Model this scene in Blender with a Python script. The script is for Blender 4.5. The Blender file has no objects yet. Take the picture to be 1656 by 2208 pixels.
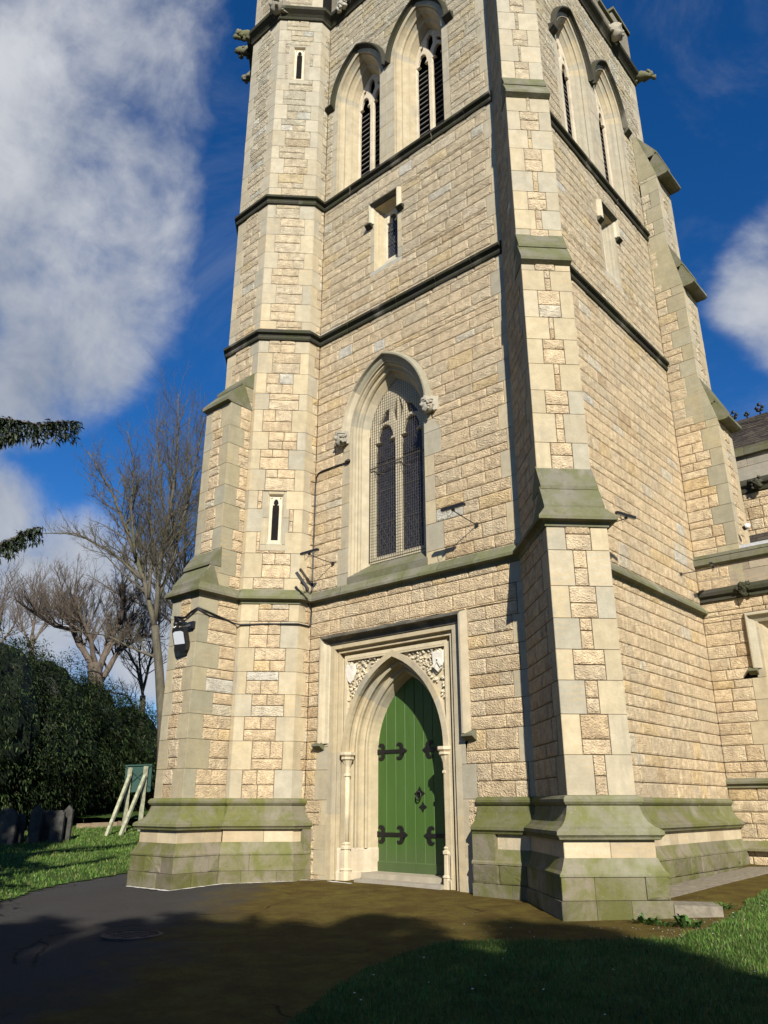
import bpy, math, random
from math import sin, cos, pi, radians, sqrt, atan2, acos
from mathutils import Vector, noise, Matrix

# ------------------------------------------------------------------ camera, world, sun, exposure
scene = bpy.context.scene
COL = scene.collection
S = sqrt(.5)
F_PX, PITCH, YAW = 1674.08, radians(20.7187), radians(41.3582)
CAM = Vector((5.9336, -10.9799, 1.15))
cd = bpy.data.cameras.new('camera'); cam = bpy.data.objects.new('camera', cd); COL.objects.link(cam)
cam.location = CAM; cam.rotation_euler = (pi/2+PITCH, 0, YAW)
cd.sensor_fit = 'VERTICAL'; cd.sensor_height = 24; cd.lens = F_PX/2208*24
cd.clip_start = .05; cd.clip_end = 3000
scene.camera = cam
scene.render.resolution_x, scene.render.resolution_y = 768, 1024
scene.render.engine = 'CYCLES'
scene.view_settings.view_transform = 'Standard'; scene.view_settings.look = 'None'
scene.view_settings.exposure = 0.58; scene.view_settings.gamma = 1
SUN_AZ, SUN_EL = radians(-41.7), radians(29.5)          # azimuth counter-clockwise from +x
SUNV = Vector((cos(SUN_EL)*cos(SUN_AZ), cos(SUN_EL)*sin(SUN_AZ), sin(SUN_EL)))
ld = bpy.data.lights.new('sun', 'SUN'); ld.energy = 5.0; ld.angle = radians(.53); ld.color = (1, .945, .85)
sun = bpy.data.objects.new('sun', ld); COL.objects.link(sun)
sun.rotation_euler = SUNV.to_track_quat('Z', 'Y').to_euler(); sun.location = (20, -18, 30)

HD = Vector((-sin(YAW), cos(YAW), 0)); RT = Vector((cos(YAW), sin(YAW), 0))
FW = HD*cos(PITCH)+Vector((0, 0, sin(PITCH))); CU = RT.cross(FW)
def ray(u, v): return FW + RT*((u-828)/F_PX) - CU*((v-1104)/F_PX)
def onY(u, v, y=0.):
    d = ray(u, v); return CAM + d*((y-CAM.y)/d.y)
def onX(u, v, x=0.):
    d = ray(u, v); return CAM + d*((x-CAM.x)/d.x)
def atD(u, v, D):
    d = ray(u, v); return CAM + d*(D/math.hypot(d.x, d.y))

def world():
    w = bpy.data.worlds.new('World'); scene.world = w; w.use_nodes = True
    nt = w.node_tree; N = nt.nodes; L = nt.links; N.clear()
    out = N.new('ShaderNodeOutputWorld'); bg = N.new('ShaderNodeBackground'); sky = N.new('ShaderNodeTexSky')
    sky.sky_type = 'NISHITA'; sky.sun_disc = False; sky.sun_elevation = SUN_EL
    sky.sun_rotation = pi/2 - SUN_AZ; sky.air_density = 1.0; sky.dust_density = .25; sky.ozone_density = 4.5; sky.altitude = 0
    gm = N.new('ShaderNodeGamma'); gm.inputs[1].default_value = 1.0
    hs = N.new('ShaderNodeHueSaturation'); hs.inputs['Saturation'].default_value = 1.28; hs.inputs['Value'].default_value = 1.36
    L.new(sky.outputs[0], gm.inputs[0]); L.new(gm.outputs[0], hs.inputs['Color'])
    tn = N.new('ShaderNodeMix'); tn.data_type = 'RGBA'; tn.blend_type = 'MULTIPLY'; tn.inputs[0].default_value = 1; tn.inputs[7].default_value = (.86, .92, 1.12, 1); L.new(hs.outputs[0], tn.inputs[6]); L.new(tn.outputs[2], bg.inputs[0])
    bg.inputs[1].default_value = .05
    tc = N.new('ShaderNodeTexCoord')
    def math_(op, a, b=None, clamp=False):
        m = N.new('ShaderNodeMath'); m.operation = op; m.use_clamp = clamp
        for i, x in enumerate((a, b)):
            if x is None: continue
            if isinstance(x, (int, float)): m.inputs[i].default_value = x
            else: L.new(x, m.inputs[i])
        return m.outputs[0]
    def ns(scale, det, rough, dist=0., off=(0, 0, 0), sc=(1, 1, 1)):
        mp = N.new('ShaderNodeMapping'); mp.inputs['Location'].default_value = off; mp.inputs['Scale'].default_value = sc
        L.new(tc.outputs['Generated'], mp.inputs[0])
        n = N.new('ShaderNodeTexNoise'); n.inputs['Scale'].default_value = scale; n.inputs['Detail'].default_value = det
        n.inputs['Roughness'].default_value = rough; n.inputs['Distortion'].default_value = dist
        L.new(mp.outputs[0], n.inputs['Vector']); return n.outputs['Fac']
    def bank(u, v, r0, r1):                       # falloff round a compass direction
        d = ray(u, v).normalized(); c = N.new('ShaderNodeCombineXYZ')
        for i in range(3): c.inputs[i].default_value = d[i]
        dot = N.new('ShaderNodeVectorMath'); dot.operation = 'DOT_PRODUCT'
        L.new(tc.outputs['Generated'], dot.inputs[0]); L.new(c.outputs[0], dot.inputs[1])
        mr = N.new('ShaderNodeMapRange'); mr.interpolation_type = 'SMOOTHSTEP'
        mr.inputs['From Min'].default_value = cos(radians(r1)); mr.inputs['From Max'].default_value = cos(radians(r0))
        L.new(dot.outputs['Value'], mr.inputs['Value']); return mr.outputs[0]
    n1 = ns(3.2, 9, .58, .25); n2 = ns(9., 8, .6, .3, (3, 1, 2))
    banks = None
    for b in ((90, 40, 1, 14), (70, 320, 1, 14), (225, 420, 0, 9.5), (120, 620, 0, 12.5), (-30, 780, 0, 9), (1760, 600, 0, 8), (120, 1275, 0, 8), (330, 1340, 0, 7), (-70, 1150, 0, 8)):
        o = bank(*b); banks = o if banks is None else math_('MAXIMUM', banks, o)
    nn = math_('ADD', math_('MULTIPLY', math_('SUBTRACT', n1, .5), 1.5), math_('MULTIPLY', math_('SUBTRACT', n2, .5), .75))
    dens = math_('ADD', math_('MULTIPLY', math_('POWER', banks, .7), 1.0), math_('MULTIPLY', nn, 1.25))
    mr = N.new('ShaderNodeMapRange'); mr.interpolation_type = 'SMOOTHERSTEP'
    mr.inputs['From Min'].default_value = .40; mr.inputs['From Max'].default_value = 1.25; mr.inputs['To Max'].default_value = .94
    L.new(dens, mr.inputs['Value'])
    # wisps everywhere
    w1 = ns(2.2, 10, .66, .6, (5, 2, 1), (1, 1, 2.2))
    mw = N.new('ShaderNodeMapRange'); mw.interpolation_type = 'SMOOTHSTEP'
    mw.inputs['From Min'].default_value = .50; mw.inputs['From Max'].default_value = .82; mw.inputs['To Max'].default_value = .26
    L.new(w1, mw.inputs['Value'])
    cov = math_('MAXIMUM', mr.outputs[0], mw.outputs[0])
    cr = N.new('ShaderNodeValToRGB'); cr.color_ramp.elements[0].position = .24; cr.color_ramp.elements[0].color = (.34, .39, .48, 1)
    cr.color_ramp.elements[1].position = .60; cr.color_ramp.elements[1].color = (.76, .78, .82, 1)
    L.new(math_('ADD', math_('MULTIPLY', ns(2.6, 7, .55, .2, (1, 7, 3)), .85), math_('MULTIPLY', math_('SUBTRACT', n2, .5), .5)), cr.inputs[0])
    bg2 = N.new('ShaderNodeBackground'); bg2.inputs[1].default_value = .58; L.new(cr.outputs[0], bg2.inputs[0])
    mx = N.new('ShaderNodeMixShader'); L.new(cov, mx.inputs[0]); L.new(bg.outputs[0], mx.inputs[1]); L.new(bg2.outputs[0], mx.inputs[2])
    L.new(mx.outputs[0], out.inputs[0])
world()

# ------------------------------------------------------------------ helpers
class MB:
    def __init__(s): s.v = []; s.f = []; s.c = []; s.m = []; s.s = []
    def add(s, vs, fs, col=(1, 1, 1), mi=0, sm=False):
        o = len(s.v); s.v += [tuple(p) for p in vs]
        for f in fs: s.f.append(tuple(i+o for i in f)); s.c.append(col); s.m.append(mi); s.s.append(sm)
    def box(s, a, b, col=(1, 1, 1), mi=0):
        x0, y0, z0 = a; x1, y1, z1 = b
        s.add([(x0,y0,z0),(x1,y0,z0),(x1,y1,z0),(x0,y1,z0),(x0,y0,z1),(x1,y0,z1),(x1,y1,z1),(x0,y1,z1)],
              [(3,2,1,0),(4,5,6,7),(0,1,5,4),(1,2,6,5),(2,3,7,6),(3,0,4,7)], col, mi)
    def obox(s, O, U, V, W, col=(1, 1, 1), mi=0):      # box from corner and three edge vectors
        O = Vector(O); U = Vector(U); V = Vector(V); W = Vector(W)
        p = [O, O+U, O+U+V, O+V, O+W, O+U+W, O+U+V+W, O+V+W]
        s.add(p, [(3,2,1,0),(4,5,6,7),(0,1,5,4),(1,2,6,5),(2,3,7,6),(3,0,4,7)], col, mi)
    def bar(s, a, b, w, t, col=(1, 1, 1), mi=0, up=None):
        a = Vector(a); b = Vector(b); d = (b-a).normalized(); up = Vector(up or (0, 0, 1))
        if abs(d.dot(up)) > .98: up = Vector((1, 0, 0))
        x = d.cross(up).normalized(); y = x.cross(d)
        s.obox(a-x*w/2-y*t/2, b-a, x*w, y*t, col, mi)
    def tube(s, pts, rs, n=8, col=(1, 1, 1), mi=0, sm=True, cap=True):
        pts = [Vector(p) for p in pts]
        if isinstance(rs, (int, float)): rs = [rs]*len(pts)
        vs = []; prev = None
        for i, p in enumerate(pts):
            d = (pts[min(i+1, len(pts)-1)]-pts[max(i-1, 0)]).normalized()
            x = prev - d*prev.dot(d) if prev is not None else d.orthogonal()
            x = x.normalized() if x.length > 1e-6 else d.orthogonal().normalized()
            prev = x; y = d.cross(x)
            for k in range(n):
                a = 2*pi*k/n; vs.append(p+(x*cos(a)+y*sin(a))*rs[i])
        fs = [(i*n+k, i*n+(k+1) % n, (i+1)*n+(k+1) % n, (i+1)*n+k) for i in range(len(pts)-1) for k in range(n)]
        if cap: fs += [tuple(range(n-1, -1, -1)), tuple((len(pts)-1)*n+k for k in range(n))]
        s.add(vs, fs, col, mi, sm)
    def lathe(s, c, prof, n=12, col=(1, 1, 1), mi=0, sm=False, a0=0.):
        c = Vector(c); vs = []
        for r, z in prof:
            for k in range(n):
                a = a0+2*pi*k/n; vs.append((c.x+r*cos(a), c.y+r*sin(a), c.z+z))
        m = len(prof)
        fs = [(i*n+k, i*n+(k+1) % n, (i+1)*n+(k+1) % n, (i+1)*n+k) for i in range(m-1) for k in range(n)]
        fs += [tuple(range(n-1, -1, -1)), tuple((m-1)*n+k for k in range(n))]
        s.add(vs, fs, col, mi, sm)
    def blob(s, c, r, sub=1, jit=.15, rng=random, col=(1, 1, 1), mi=0, sm=True, sc=(1, 1, 1), fr=None):
        t = ICO[sub]; vs = []
        for p in t[0]:
            q = Vector((p[0]*sc[0], p[1]*sc[1], p[2]*sc[2]))*r*(1+rng.uniform(-jit, jit))
            vs.append(Vector(c)+(fr @ q if fr else q))
        s.add(vs, t[1], col, mi, sm)
    def build(s, name, mats, parent=None):
        me = bpy.data.meshes.new(name)
        off = Vector(parent['_o']) if parent is not None and '_o' in parent else Vector((0, 0, 0))
        me.from_pydata([(p[0]-off.x, p[1]-off.y, p[2]-off.z) for p in s.v], [], s.f)
        if not isinstance(mats, (list, tuple)): mats = [mats]
        for m in mats: me.materials.append(m)
        me.polygons.foreach_set('material_index', s.m); me.polygons.foreach_set('use_smooth', s.s)
        if len(mats) == 1 and mats[0].name.split('.')[0] in ('lichened_weathering_stone', 'sooty_string_course_stone', 'mossy_base_stone'): s.c = [c if max(c) > .6 else (1, 1, 1) for c in s.c]
        at = me.attributes.new('tint', 'FLOAT_COLOR', 'CORNER'); buf = []
        for f, c in zip(s.f, s.c): buf += (c[0], c[1], c[2], 1.)*len(f)
        at.data.foreach_set('color', buf); me.update()
        o = bpy.data.objects.new(name, me); COL.objects.link(o)
        if parent is not None:
            o.parent = parent
            if '_o' in parent: o['_o'] = parent['_o']
        return o
def _ico():
    t = (1+sqrt(5))/2
    v = [(-1,t,0),(1,t,0),(-1,-t,0),(1,-t,0),(0,-1,t),(0,1,t),(0,-1,-t),(0,1,-t),(t,0,-1),(t,0,1),(-t,0,-1),(-t,0,1)]
    f = [(0,11,5),(0,5,1),(0,1,7),(0,7,10),(0,10,11),(1,5,9),(5,11,4),(11,10,2),(10,7,6),(7,1,8),(3,9,4),(3,4,2),(3,2,6),(3,6,8),(3,8,9),(4,9,5),(2,4,11),(6,2,10),(8,6,7),(9,8,1)]
    v = [Vector(p).normalized() for p in v]; out = [(list(v), f)]
    for _ in range(3):
        v = list(out[-1][0]); nf = []; cache = {}
        def mid(a, b):
            k = (min(a, b), max(a, b))
            if k not in cache: cache[k] = len(v); v.append(((v[a]+v[b])/2).normalized())
            return cache[k]
        for a, b, c in out[-1][1]:
            x, y, z = mid(a, b), mid(b, c), mid(c, a); nf += [(a, x, z), (b, y, x), (c, z, y), (x, y, z)]
        out.append((v, nf))
    return out
ICO = _ico()
def thing(name, label, cat, loc=(0, 0, 0), group=None, world_coords=True):
    o = bpy.data.objects.new(name, None); COL.objects.link(o); o.location = loc; o.empty_display_size = .2
    o['label'] = label; o['category'] = cat
    if group: o['group'] = group
    if world_coords: o['_o'] = tuple(loc)
    return o
def tag(o, label, cat, group=None):
    o['label'] = label; o['category'] = cat
    if group: o['group'] = group
    return o
def child(name, parent):                                # an Empty that carries a part's sub-parts
    o = bpy.data.objects.new(name, None); COL.objects.link(o); o.parent = parent
    if '_o' in parent: o['_o'] = parent['_o']
    return o
def flat_shape(name, splines, depth, fr, mat, parent, bevel=0., col=(1, 1, 1)):
    """filled 2D outline with holes, given thickness, laid on a wall frame (O,U,N)"""
    cu = bpy.data.curves.new(name, 'CURVE'); cu.dimensions = '2D'; cu.fill_mode = 'BOTH'
    cu.extrude = max(depth/2-bevel, .0005); cu.bevel_depth = bevel; cu.bevel_resolution = 1
    for pts in splines:
        sp = cu.splines.new('POLY'); sp.points.add(len(pts)-1); sp.use_cyclic_u = True
        for p, q in zip(sp.points, pts): p.co = (q[0], q[1], 0, 1)
    ob = bpy.data.objects.new(name, cu); COL.objects.link(ob)
    dg = bpy.context.evaluated_depsgraph_get(); me0 = bpy.data.meshes.new_from_object(ob.evaluated_get(dg))
    mb = MB(); O, U, N = fr
    vs = [O+U*v.co.x+Vector((0, 0, v.co.y))+N*v.co.z for v in me0.vertices]
    mb.add(vs, [tuple(p.vertices) for p in me0.polygons], col)
    bpy.data.objects.remove(ob); bpy.data.curves.remove(cu); bpy.data.meshes.remove(me0)
    return mb.build(name, mat, parent)

# ------------------------------------------------------------------ materials
class NT:
    def __init__(s, name):
        s.m = bpy.data.materials.new(name); s.m.use_nodes = True; s.t = s.m.node_tree; s.N = s.t.nodes; s.L = s.t.links
        s.b = s.N['Principled BSDF']; s.obj = None
    def coord(s):
        if s.obj is None:
            g = s.N.new('ShaderNodeNewGeometry'); s.obj = g.outputs['Position']
        return s.obj
    def set(s, inp, x):
        if isinstance(x, (int, float)): inp.default_value = x
        elif isinstance(x, tuple): inp.default_value = x if len(x) == len(inp.default_value) else x+(1,)
        else: s.L.new(x, inp)
    def noise(s, scale, det=6, rough=.6, dist=0., sc=None, vec=None, rot=None):
        n = s.N.new('ShaderNodeTexNoise'); v = vec or s.coord()
        if sc or rot:
            mp = s.N.new('ShaderNodeMapping'); s.L.new(v, mp.inputs[0])
            if sc: mp.inputs['Scale'].default_value = sc
            if rot: mp.inputs['Rotation'].default_value = rot
            v = mp.outputs[0]
        s.L.new(v, n.inputs['Vector']); n.inputs['Scale'].default_value = scale; n.inputs['Detail'].default_value = det
        n.inputs['Roughness'].default_value = rough; n.inputs['Distortion'].default_value = dist
        return n.outputs['Fac']
    def voro(s, scale, feat='F1', vec=None):
        n = s.N.new('ShaderNodeTexVoronoi'); n.feature = feat; s.L.new(vec or s.coord(), n.inputs['Vector']); n.inputs['Scale'].default_value = scale
        return n.outputs['Distance']
    def ramp(s, x, a, b, lo=0., hi=1.):
        r = s.N.new('ShaderNodeMapRange'); r.interpolation_type = 'SMOOTHSTEP'; s.set(r.inputs['Value'], x)
        r.inputs['From Min'].default_value = a; r.inputs['From Max'].default_value = b
        r.inputs['To Min'].default_value = lo; r.inputs['To Max'].default_value = hi; return r.outputs[0]
    def math(s, op, a, b=0.):
        m = s.N.new('ShaderNodeMath'); m.operation = op; s.set(m.inputs[0], a); s.set(m.inputs[1], b); return m.outputs[0]
    def mix(s, fac, a, b, mode='MIX'):
        m = s.N.new('ShaderNodeMix'); m.data_type = 'RGBA'; m.blend_type = mode
        s.set(m.inputs[0], fac); s.set(m.inputs[6], a); s.set(m.inputs[7], b); return m.outputs[2]
    def tint(s):
        a = s.N.new('ShaderNodeAttribute'); a.attribute_name = 'tint'; return a.outputs['Color']
    def sep(s, v):
        x = s.N.new('ShaderNodeSeparateXYZ'); s.L.new(v, x.inputs[0]); return x.outputs
    def normal(s):
        g = s.N.new('ShaderNodeNewGeometry'); return g.outputs['Normal']
    def bump(s, h, strength=.5, dist=.02, nrm=None):
        b = s.N.new('ShaderNodeBump'); b.inputs['Strength'].default_value = strength; b.inputs['Distance'].default_value = dist
        s.set(b.inputs['Height'], h)
        if nrm: s.L.new(nrm, b.inputs['Normal'])
        s.L.new(b.outputs[0], s.b.inputs['Normal']); return b.outputs[0]
    def done(s, col=None, rough=.9, spec=.25, metal=0.):
        if col is not None: s.set(s.b.inputs['Base Color'], col)
        s.set(s.b.inputs['Roughness'], rough); s.b.inputs['Specular IOR Level'].default_value = spec; s.b.inputs['Metallic'].default_value = metal
        return s.m
M = {}
def mat_rock():
    n = NT('rock_faced_sandstone'); t = n.tint()
    c = n.mix(n.ramp(n.noise(7, 8, .7), .3, .75), (.72, .68, .64), (1.22, 1.2, 1.12)); c = n.mix(1., t, c, 'MULTIPLY')
    c = n.mix(n.ramp(n.noise(46, 4, .7), .54, .72, 0, .55), c, (.16, .115, .07))
    c = n.mix(n.ramp(n.noise(.55, 5, .6), .5, .75, 0, .25), c, (.28, .245, .19))
    c = n.mix(n.ramp(n.noise(1.5, 6, .7, .2, (1, 1, .22)), .52, .76, 0, .34), c, (.25, .215, .16))
    h = n.math('ADD', n.math('MULTIPLY', n.noise(26, 6, .66, .4, (1, 1, 1.5), rot=(.5, .4, .3)), 1.0), n.math('MULTIPLY', n.voro(40), .5))
    n.bump(h, 1.0, .036); return n.done(c, .95, .15)
def mat_ashlar(name, bumpd=.003, vein=.30):
    n = NT(name); t = n.tint()
    w = n.N.new('ShaderNodeTexWave'); w.bands_direction = 'Z'; w.inputs['Scale'].default_value = 3.2; w.inputs['Distortion'].default_value = 9; w.inputs['Detail'].default_value = 4; w.inputs['Detail Scale'].default_value = .7
    n.L.new(n.coord(), w.inputs['Vector'])
    k = n.math('MULTIPLY', n.ramp(w.outputs['Fac'], .35, .9), n.ramp(n.noise(1.3, 2, .5), .5, .64))
    c = n.mix(n.ramp(n.noise(5, 7, .65), .25, .8), (.86, .85, .83), (1.1, 1.1, 1.1)); c = n.mix(1., t, c, 'MULTIPLY')
    c = n.mix(n.math('MULTIPLY', k, vein), c, (.46, .33, .17))
    c = n.mix(n.ramp(n.noise(1.7, 6, .65, .3), .52, .72, 0, .5), c, (.29, .265, .205))
    c = n.mix(n.ramp(n.noise(2.6, 6, .7, .2, (1, 1, .16)), .50, .74, 0, .42), c, (.20, .185, .145))
    c = n.mix(n.ramp(n.noise(60, 3, .6), .62, .75, 0, .35), c, (.2, .17, .12))
    n.bump(n.math('ADD', n.noise(24, 8, .7), n.math('MULTIPLY', n.noise(3, 3, .5), 1.5)), .5, bumpd*4); return n.done(c, .9, .2)
def mat_mortar():
    n = NT('lime_mortar'); z = n.sep(n.coord())[2]
    c = n.mix(n.ramp(z, 9., 12.5), (.16, .125, .085), (.48, .42, .30)); c = n.mix(n.ramp(n.noise(30, 5, .7), .3, .7, 0, .6), c, (.12, .10, .07))
    n.bump(n.noise(60, 5, .7), .6, .01); return n.done(c, .95, .1)
def mat_weather(name, base, moss, dark, amt=.55):
    n = NT(name); nz = n.sep(n.normal())[2]
    c = n.mix(n.ramp(n.noise(2.3, 8, .68, .4), .36, .62), base, moss)
    c = n.mix(n.ramp(n.noise(9, 7, .7), .5, .75, 0, amt), c, dark)
    c = n.mix(n.ramp(n.noise(1.1, 4, .6, 0, (1, 1, .35)), .56, .7, 0, .55), c, (.25, .23, .18))
    c = n.mix(n.ramp(n.noise(45, 3, .6), .66, .76, 0, .6), c, (.45, .44, .36))
    c = n.mix(1., c, n.tint(), 'MULTIPLY')
    n.bump(n.math('ADD', n.noise(28, 8, .72), n.math('MULTIPLY', n.noise(5, 4, .6), 1.2)), .7, .012); return n.done(c, .95, .12)
def plain(name, col, rough=.6, spec=.3, metal=0., bump=0., bscale=40, var=.15):
    n = NT(name); c = n.mix(n.ramp(n.noise(bscale/4, 5, .6), .3, .7), tuple(x*(1-var) for x in col), tuple(min(1, x*(1+var)) for x in col))
    if bump: n.bump(n.noise(bscale, 6, .65), .5, bump)
    return n.done(c, rough, spec, metal)
M['rock'] = mat_rock(); M['ashlar'] = mat_ashlar('dressed_sandstone'); M['moulding'] = mat_ashlar('moulded_sandstone', .002, .2); M['mortar'] = mat_mortar()
M['weather'] = mat_weather('lichened_weathering_stone', (.165, .155, .115), (.125, .128, .062), (.07, .064, .052))
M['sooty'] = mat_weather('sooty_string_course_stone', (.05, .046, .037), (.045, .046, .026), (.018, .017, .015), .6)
M['algae'] = mat_weather('lichened_weathering_stone.plinth', (.17, .155, .105), (.125, .13, .040), (.07, .062, .045), .5)
M['base'] = mat_weather('mossy_base_stone', (.20, .175, .125), (.13, .132, .045), (.085, .075, .055), .5)
def mat_door():
    n = NT('green_door_paint'); c = n.mix(n.ramp(n.noise(5, 4, .6, 0, (1, 1, .2)), .3, .7), (.046, .098, .018), (.054, .112, .022))
    c = n.mix(n.ramp(n.noise(40, 3, .7, 0, (1, 1, .15)), .66, .8, 0, .5), c, (.05, .10, .02))
    zz = n.math('ADD', n.sep(n.coord())[2], n.math('MULTIPLY', n.noise(4, 6, .7), -.9)); c = n.mix(n.ramp(zz, -.5, .25, .6, 0), c, (.075, .085, .045))
    c = n.mix(n.ramp(n.noise(3, 7, .7, .5, (1, 1, .5)), .55, .8, 0, .35), c, (.075, .12, .04))
    n.bump(n.noise(30, 5, .6, 0, (1, 1, .05)), .3, .005); return n.done(c, .45, .35)
M['door'] = mat_door()
M['iron'] = plain('black_iron', (.012, .011, .010), .45, .5, .3, .004, 60)
M['plastic'] = plain('black_plastic', (.014, .014, .015), .4, .4)
M['lens'] = plain('pale_lamp_lens', (.55, .58, .62), .25, .5, var=.03)
def mat_glass(name, lattice=True, col=(.012, .014, .018)):
    n = NT(name); c = n.mix(n.ramp(n.voro(14), .1, .6), col, tuple(x*2.6 for x in col))
    n.bump(n.noise(9, 3, .5), .25, .02); return n.done(c, .12, .5)
M['glass'] = mat_glass('leaded_window_glass')
M['bluish'] = mat_glass('bluish_leaded_glass', col=(.035, .055, .075))
M['stained'] = mat_glass('dark_stained_glass', col=(.011, .011, .014))
M['lead'] = plain('lead_came', (.10, .10, .10), .6, .3, .2)
M['wire'] = plain('guard_wire', (.10, .085, .06), .6, .3, .4)
M['louvre'] = plain('slate_louvre', (.13, .125, .12), .7, .2, 0, .004, 20)
M['dark'] = plain('dark_interior', (.012, .011, .010), .95, .1)
M['carving'] = mat_ashlar('carved_stone', .004, .1)
def mat_slate():
    n = NT('slate_roof_covering'); p = n.coord()
    br = n.N.new('ShaderNodeTexBrick'); mp = n.N.new('ShaderNodeMapping'); mp.inputs['Rotation'].default_value = (0, 0, 0)
    x = n.sep(p); cb = n.N.new('ShaderNodeCombineXYZ'); n.L.new(x[0], cb.inputs[0]); n.L.new(x[2], cb.inputs[1]); v = cb.outputs[0]
    n.L.new(v, br.inputs['Vector']); br.inputs['Scale'].default_value = 1; br.inputs['Brick Width'].default_value = .28; br.inputs['Row Height'].default_value = .13; br.inputs['Mortar Size'].default_value = .012
    br.inputs['Color1'].default_value = (.04, .033, .028, 1); br.inputs['Color2'].default_value = (.075, .062, .05, 1); br.inputs['Mortar'].default_value = (.012, .011, .01, 1)
    c = n.mix(n.ramp(n.noise(1.5, 6, .7), .5, .75, 0, .5), br.outputs['Color'], (.045, .055, .03))
    n.bump(br.outputs['Fac'], .6, -.02); return n.done(c, .75, .25)
M['slate'] = mat_slate()
def mat_ground():
    n = NT('mossy_asphalt'); p = n.coord()
    d = n.N.new('ShaderNodeVectorMath'); d.operation = 'DOT_PRODUCT'; n.L.new(p, d.inputs[0]); d.inputs[1].default_value = RT
    r = n.math('SUBTRACT', d.outputs['Value'], CAM.dot(RT))
    d2 = n.N.new('ShaderNodeVectorMath'); d2.operation = 'DOT_PRODUCT'; n.L.new(p, d2.inputs[0]); d2.inputs[1].default_value = HD
    q = n.math('SUBTRACT', d2.outputs['Value'], CAM.dot(HD))
    asp = n.mix(n.ramp(n.noise(170, 3, .7), .35, .7), (.034, .032, .03), (.11, .105, .098)); asp = n.mix(n.ramp(n.noise(1.2, 6, .65), .4, .7, 0, .5), asp, (.055, .047, .04))
    mossc = n.mix(n.ramp(n.noise(2.6, 7, .7), .35, .7), (.095, .062, .014), (.15, .118, .024)); mossc = n.mix(n.ramp(n.noise(90, 4, .7), .5, .7, 0, .6), mossc, (.03, .02, .01))
    k = n.ramp(n.math('ADD', r, n.math('MULTIPLY', n.math('SUBTRACT', n.noise(1.1, 6, .65), .5), 3.2)), -3.1, -1.7)
    k = n.math('MULTIPLY', k, n.ramp(n.noise(14, 5, .7), .25, .45, .55, 1.))
    c = n.mix(k, asp, mossc)
    c = n.mix(n.math('MULTIPLY', n.ramp(n.voro(55), .0, .10, 1, 0), n.ramp(n.noise(8, 2, .5), .55, .65)), c, (.32, .29, .24))
    wv = n.N.new('ShaderNodeMix'); wv.data_type = 'VECTOR'; nz = n.N.new('ShaderNodeTexNoise'); nz.inputs['Scale'].default_value = 1.4; nz.inputs['Detail'].default_value = 5; n.L.new(p, nz.inputs['Vector'])
    wv.inputs[0].default_value = .30; n.L.new(p, wv.inputs[4]); n.L.new(nz.outputs['Color'], wv.inputs[5])
    ck = n.math('MULTIPLY', n.ramp(n.voro(.62, 'DISTANCE_TO_EDGE', wv.outputs[1]), .002, .010, 1, 0), n.ramp(n.noise(.7, 3, .5), .52, .60))
    c = n.mix(n.math('MULTIPLY', ck, .5), c, (.012, .010, .006)); c = n.mix(n.ramp(n.noise(26, 6, .75), .55, .75, 0, .45), c, (.035, .028, .012))
    n.bump(n.math('ADD', n.math('ADD', n.noise(120, 4, .7), n.math('MULTIPLY', n.noise(16, 7, .75), 3)), n.math('MULTIPLY', ck, -4)), .9, .02); return n.done(c, .95, .12)
M['asphalt'] = mat_ground()
def mat_lawn():
    n = NT('lawn_turf'); c = n.mix(n.ramp(n.noise(5, 8, .75), .3, .7), (.035, .062, .012), (.062, .11, .022)); c = n.mix(n.ramp(n.noise(60, 4, .7), .5, .7, 0, .6), c, (.03, .05, .012))
    c = n.mix(n.ramp(n.noise(.8, 5, .65), .62, .78, 0, .5), c, (.075, .06, .03)); n.bump(n.noise(70, 6, .75), 1., .03); return n.done(c, .95, .1)
M['lawn'] = mat_lawn()
def mat_leaf(name, trans=.0, rough=.6):
    n = NT(name); t = n.tint(); c = n.mix(n.ramp(n.noise(2.2, 4, .6), .3, .7), (.65, .65, .65), (1.3, 1.3, 1.2)); c = n.mix(1., t, c, 'MULTIPLY'); n.done(c, rough, .25)
    return n.m
M['leaf'] = mat_leaf('evergreen_foliage'); M['blade'] = mat_leaf('grass_blades')
def mat_bark(name, a, b, moss=.3):
    n = NT(name); c = n.mix(n.ramp(n.noise(9, 7, .7, 0, (1, 1, .3)), .3, .7), a, b); c = n.mix(n.ramp(n.noise(1.6, 5, .6), .5, .7, 0, moss), c, (.09, .10, .045))
    n.bump(n.noise(22, 6, .7, 0, (1, 1, .25)), .7, .03); return n.done(c, .9, .15)
M['bark'] = mat_bark('grey_green_bark', (.07, .06, .042), (.13, .115, .085), .5); M['bark2'] = mat_bark('brown_bark', (.08, .062, .048), (.145, .115, .09), .2)
M['timber'] = plain('pale_weathered_timber', (.30, .30, .20), .85, .2, 0, .006, 30, .3)
M['boardgreen'] = plain('green_painted_board', (.012, .05, .038), .6, .3, 0, .003, 20)
M['concrete'] = plain('grey_brown_concrete', (.20, .175, .13), .92, .15, 0, .008, 45, .22)
M['gravestone'] = plain('shade_darkened_gravestone', (.05, .048, .042), .9, .15, 0, .01, 25, .35)  # base colour lowered to carry the deep shade over the stones
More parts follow.
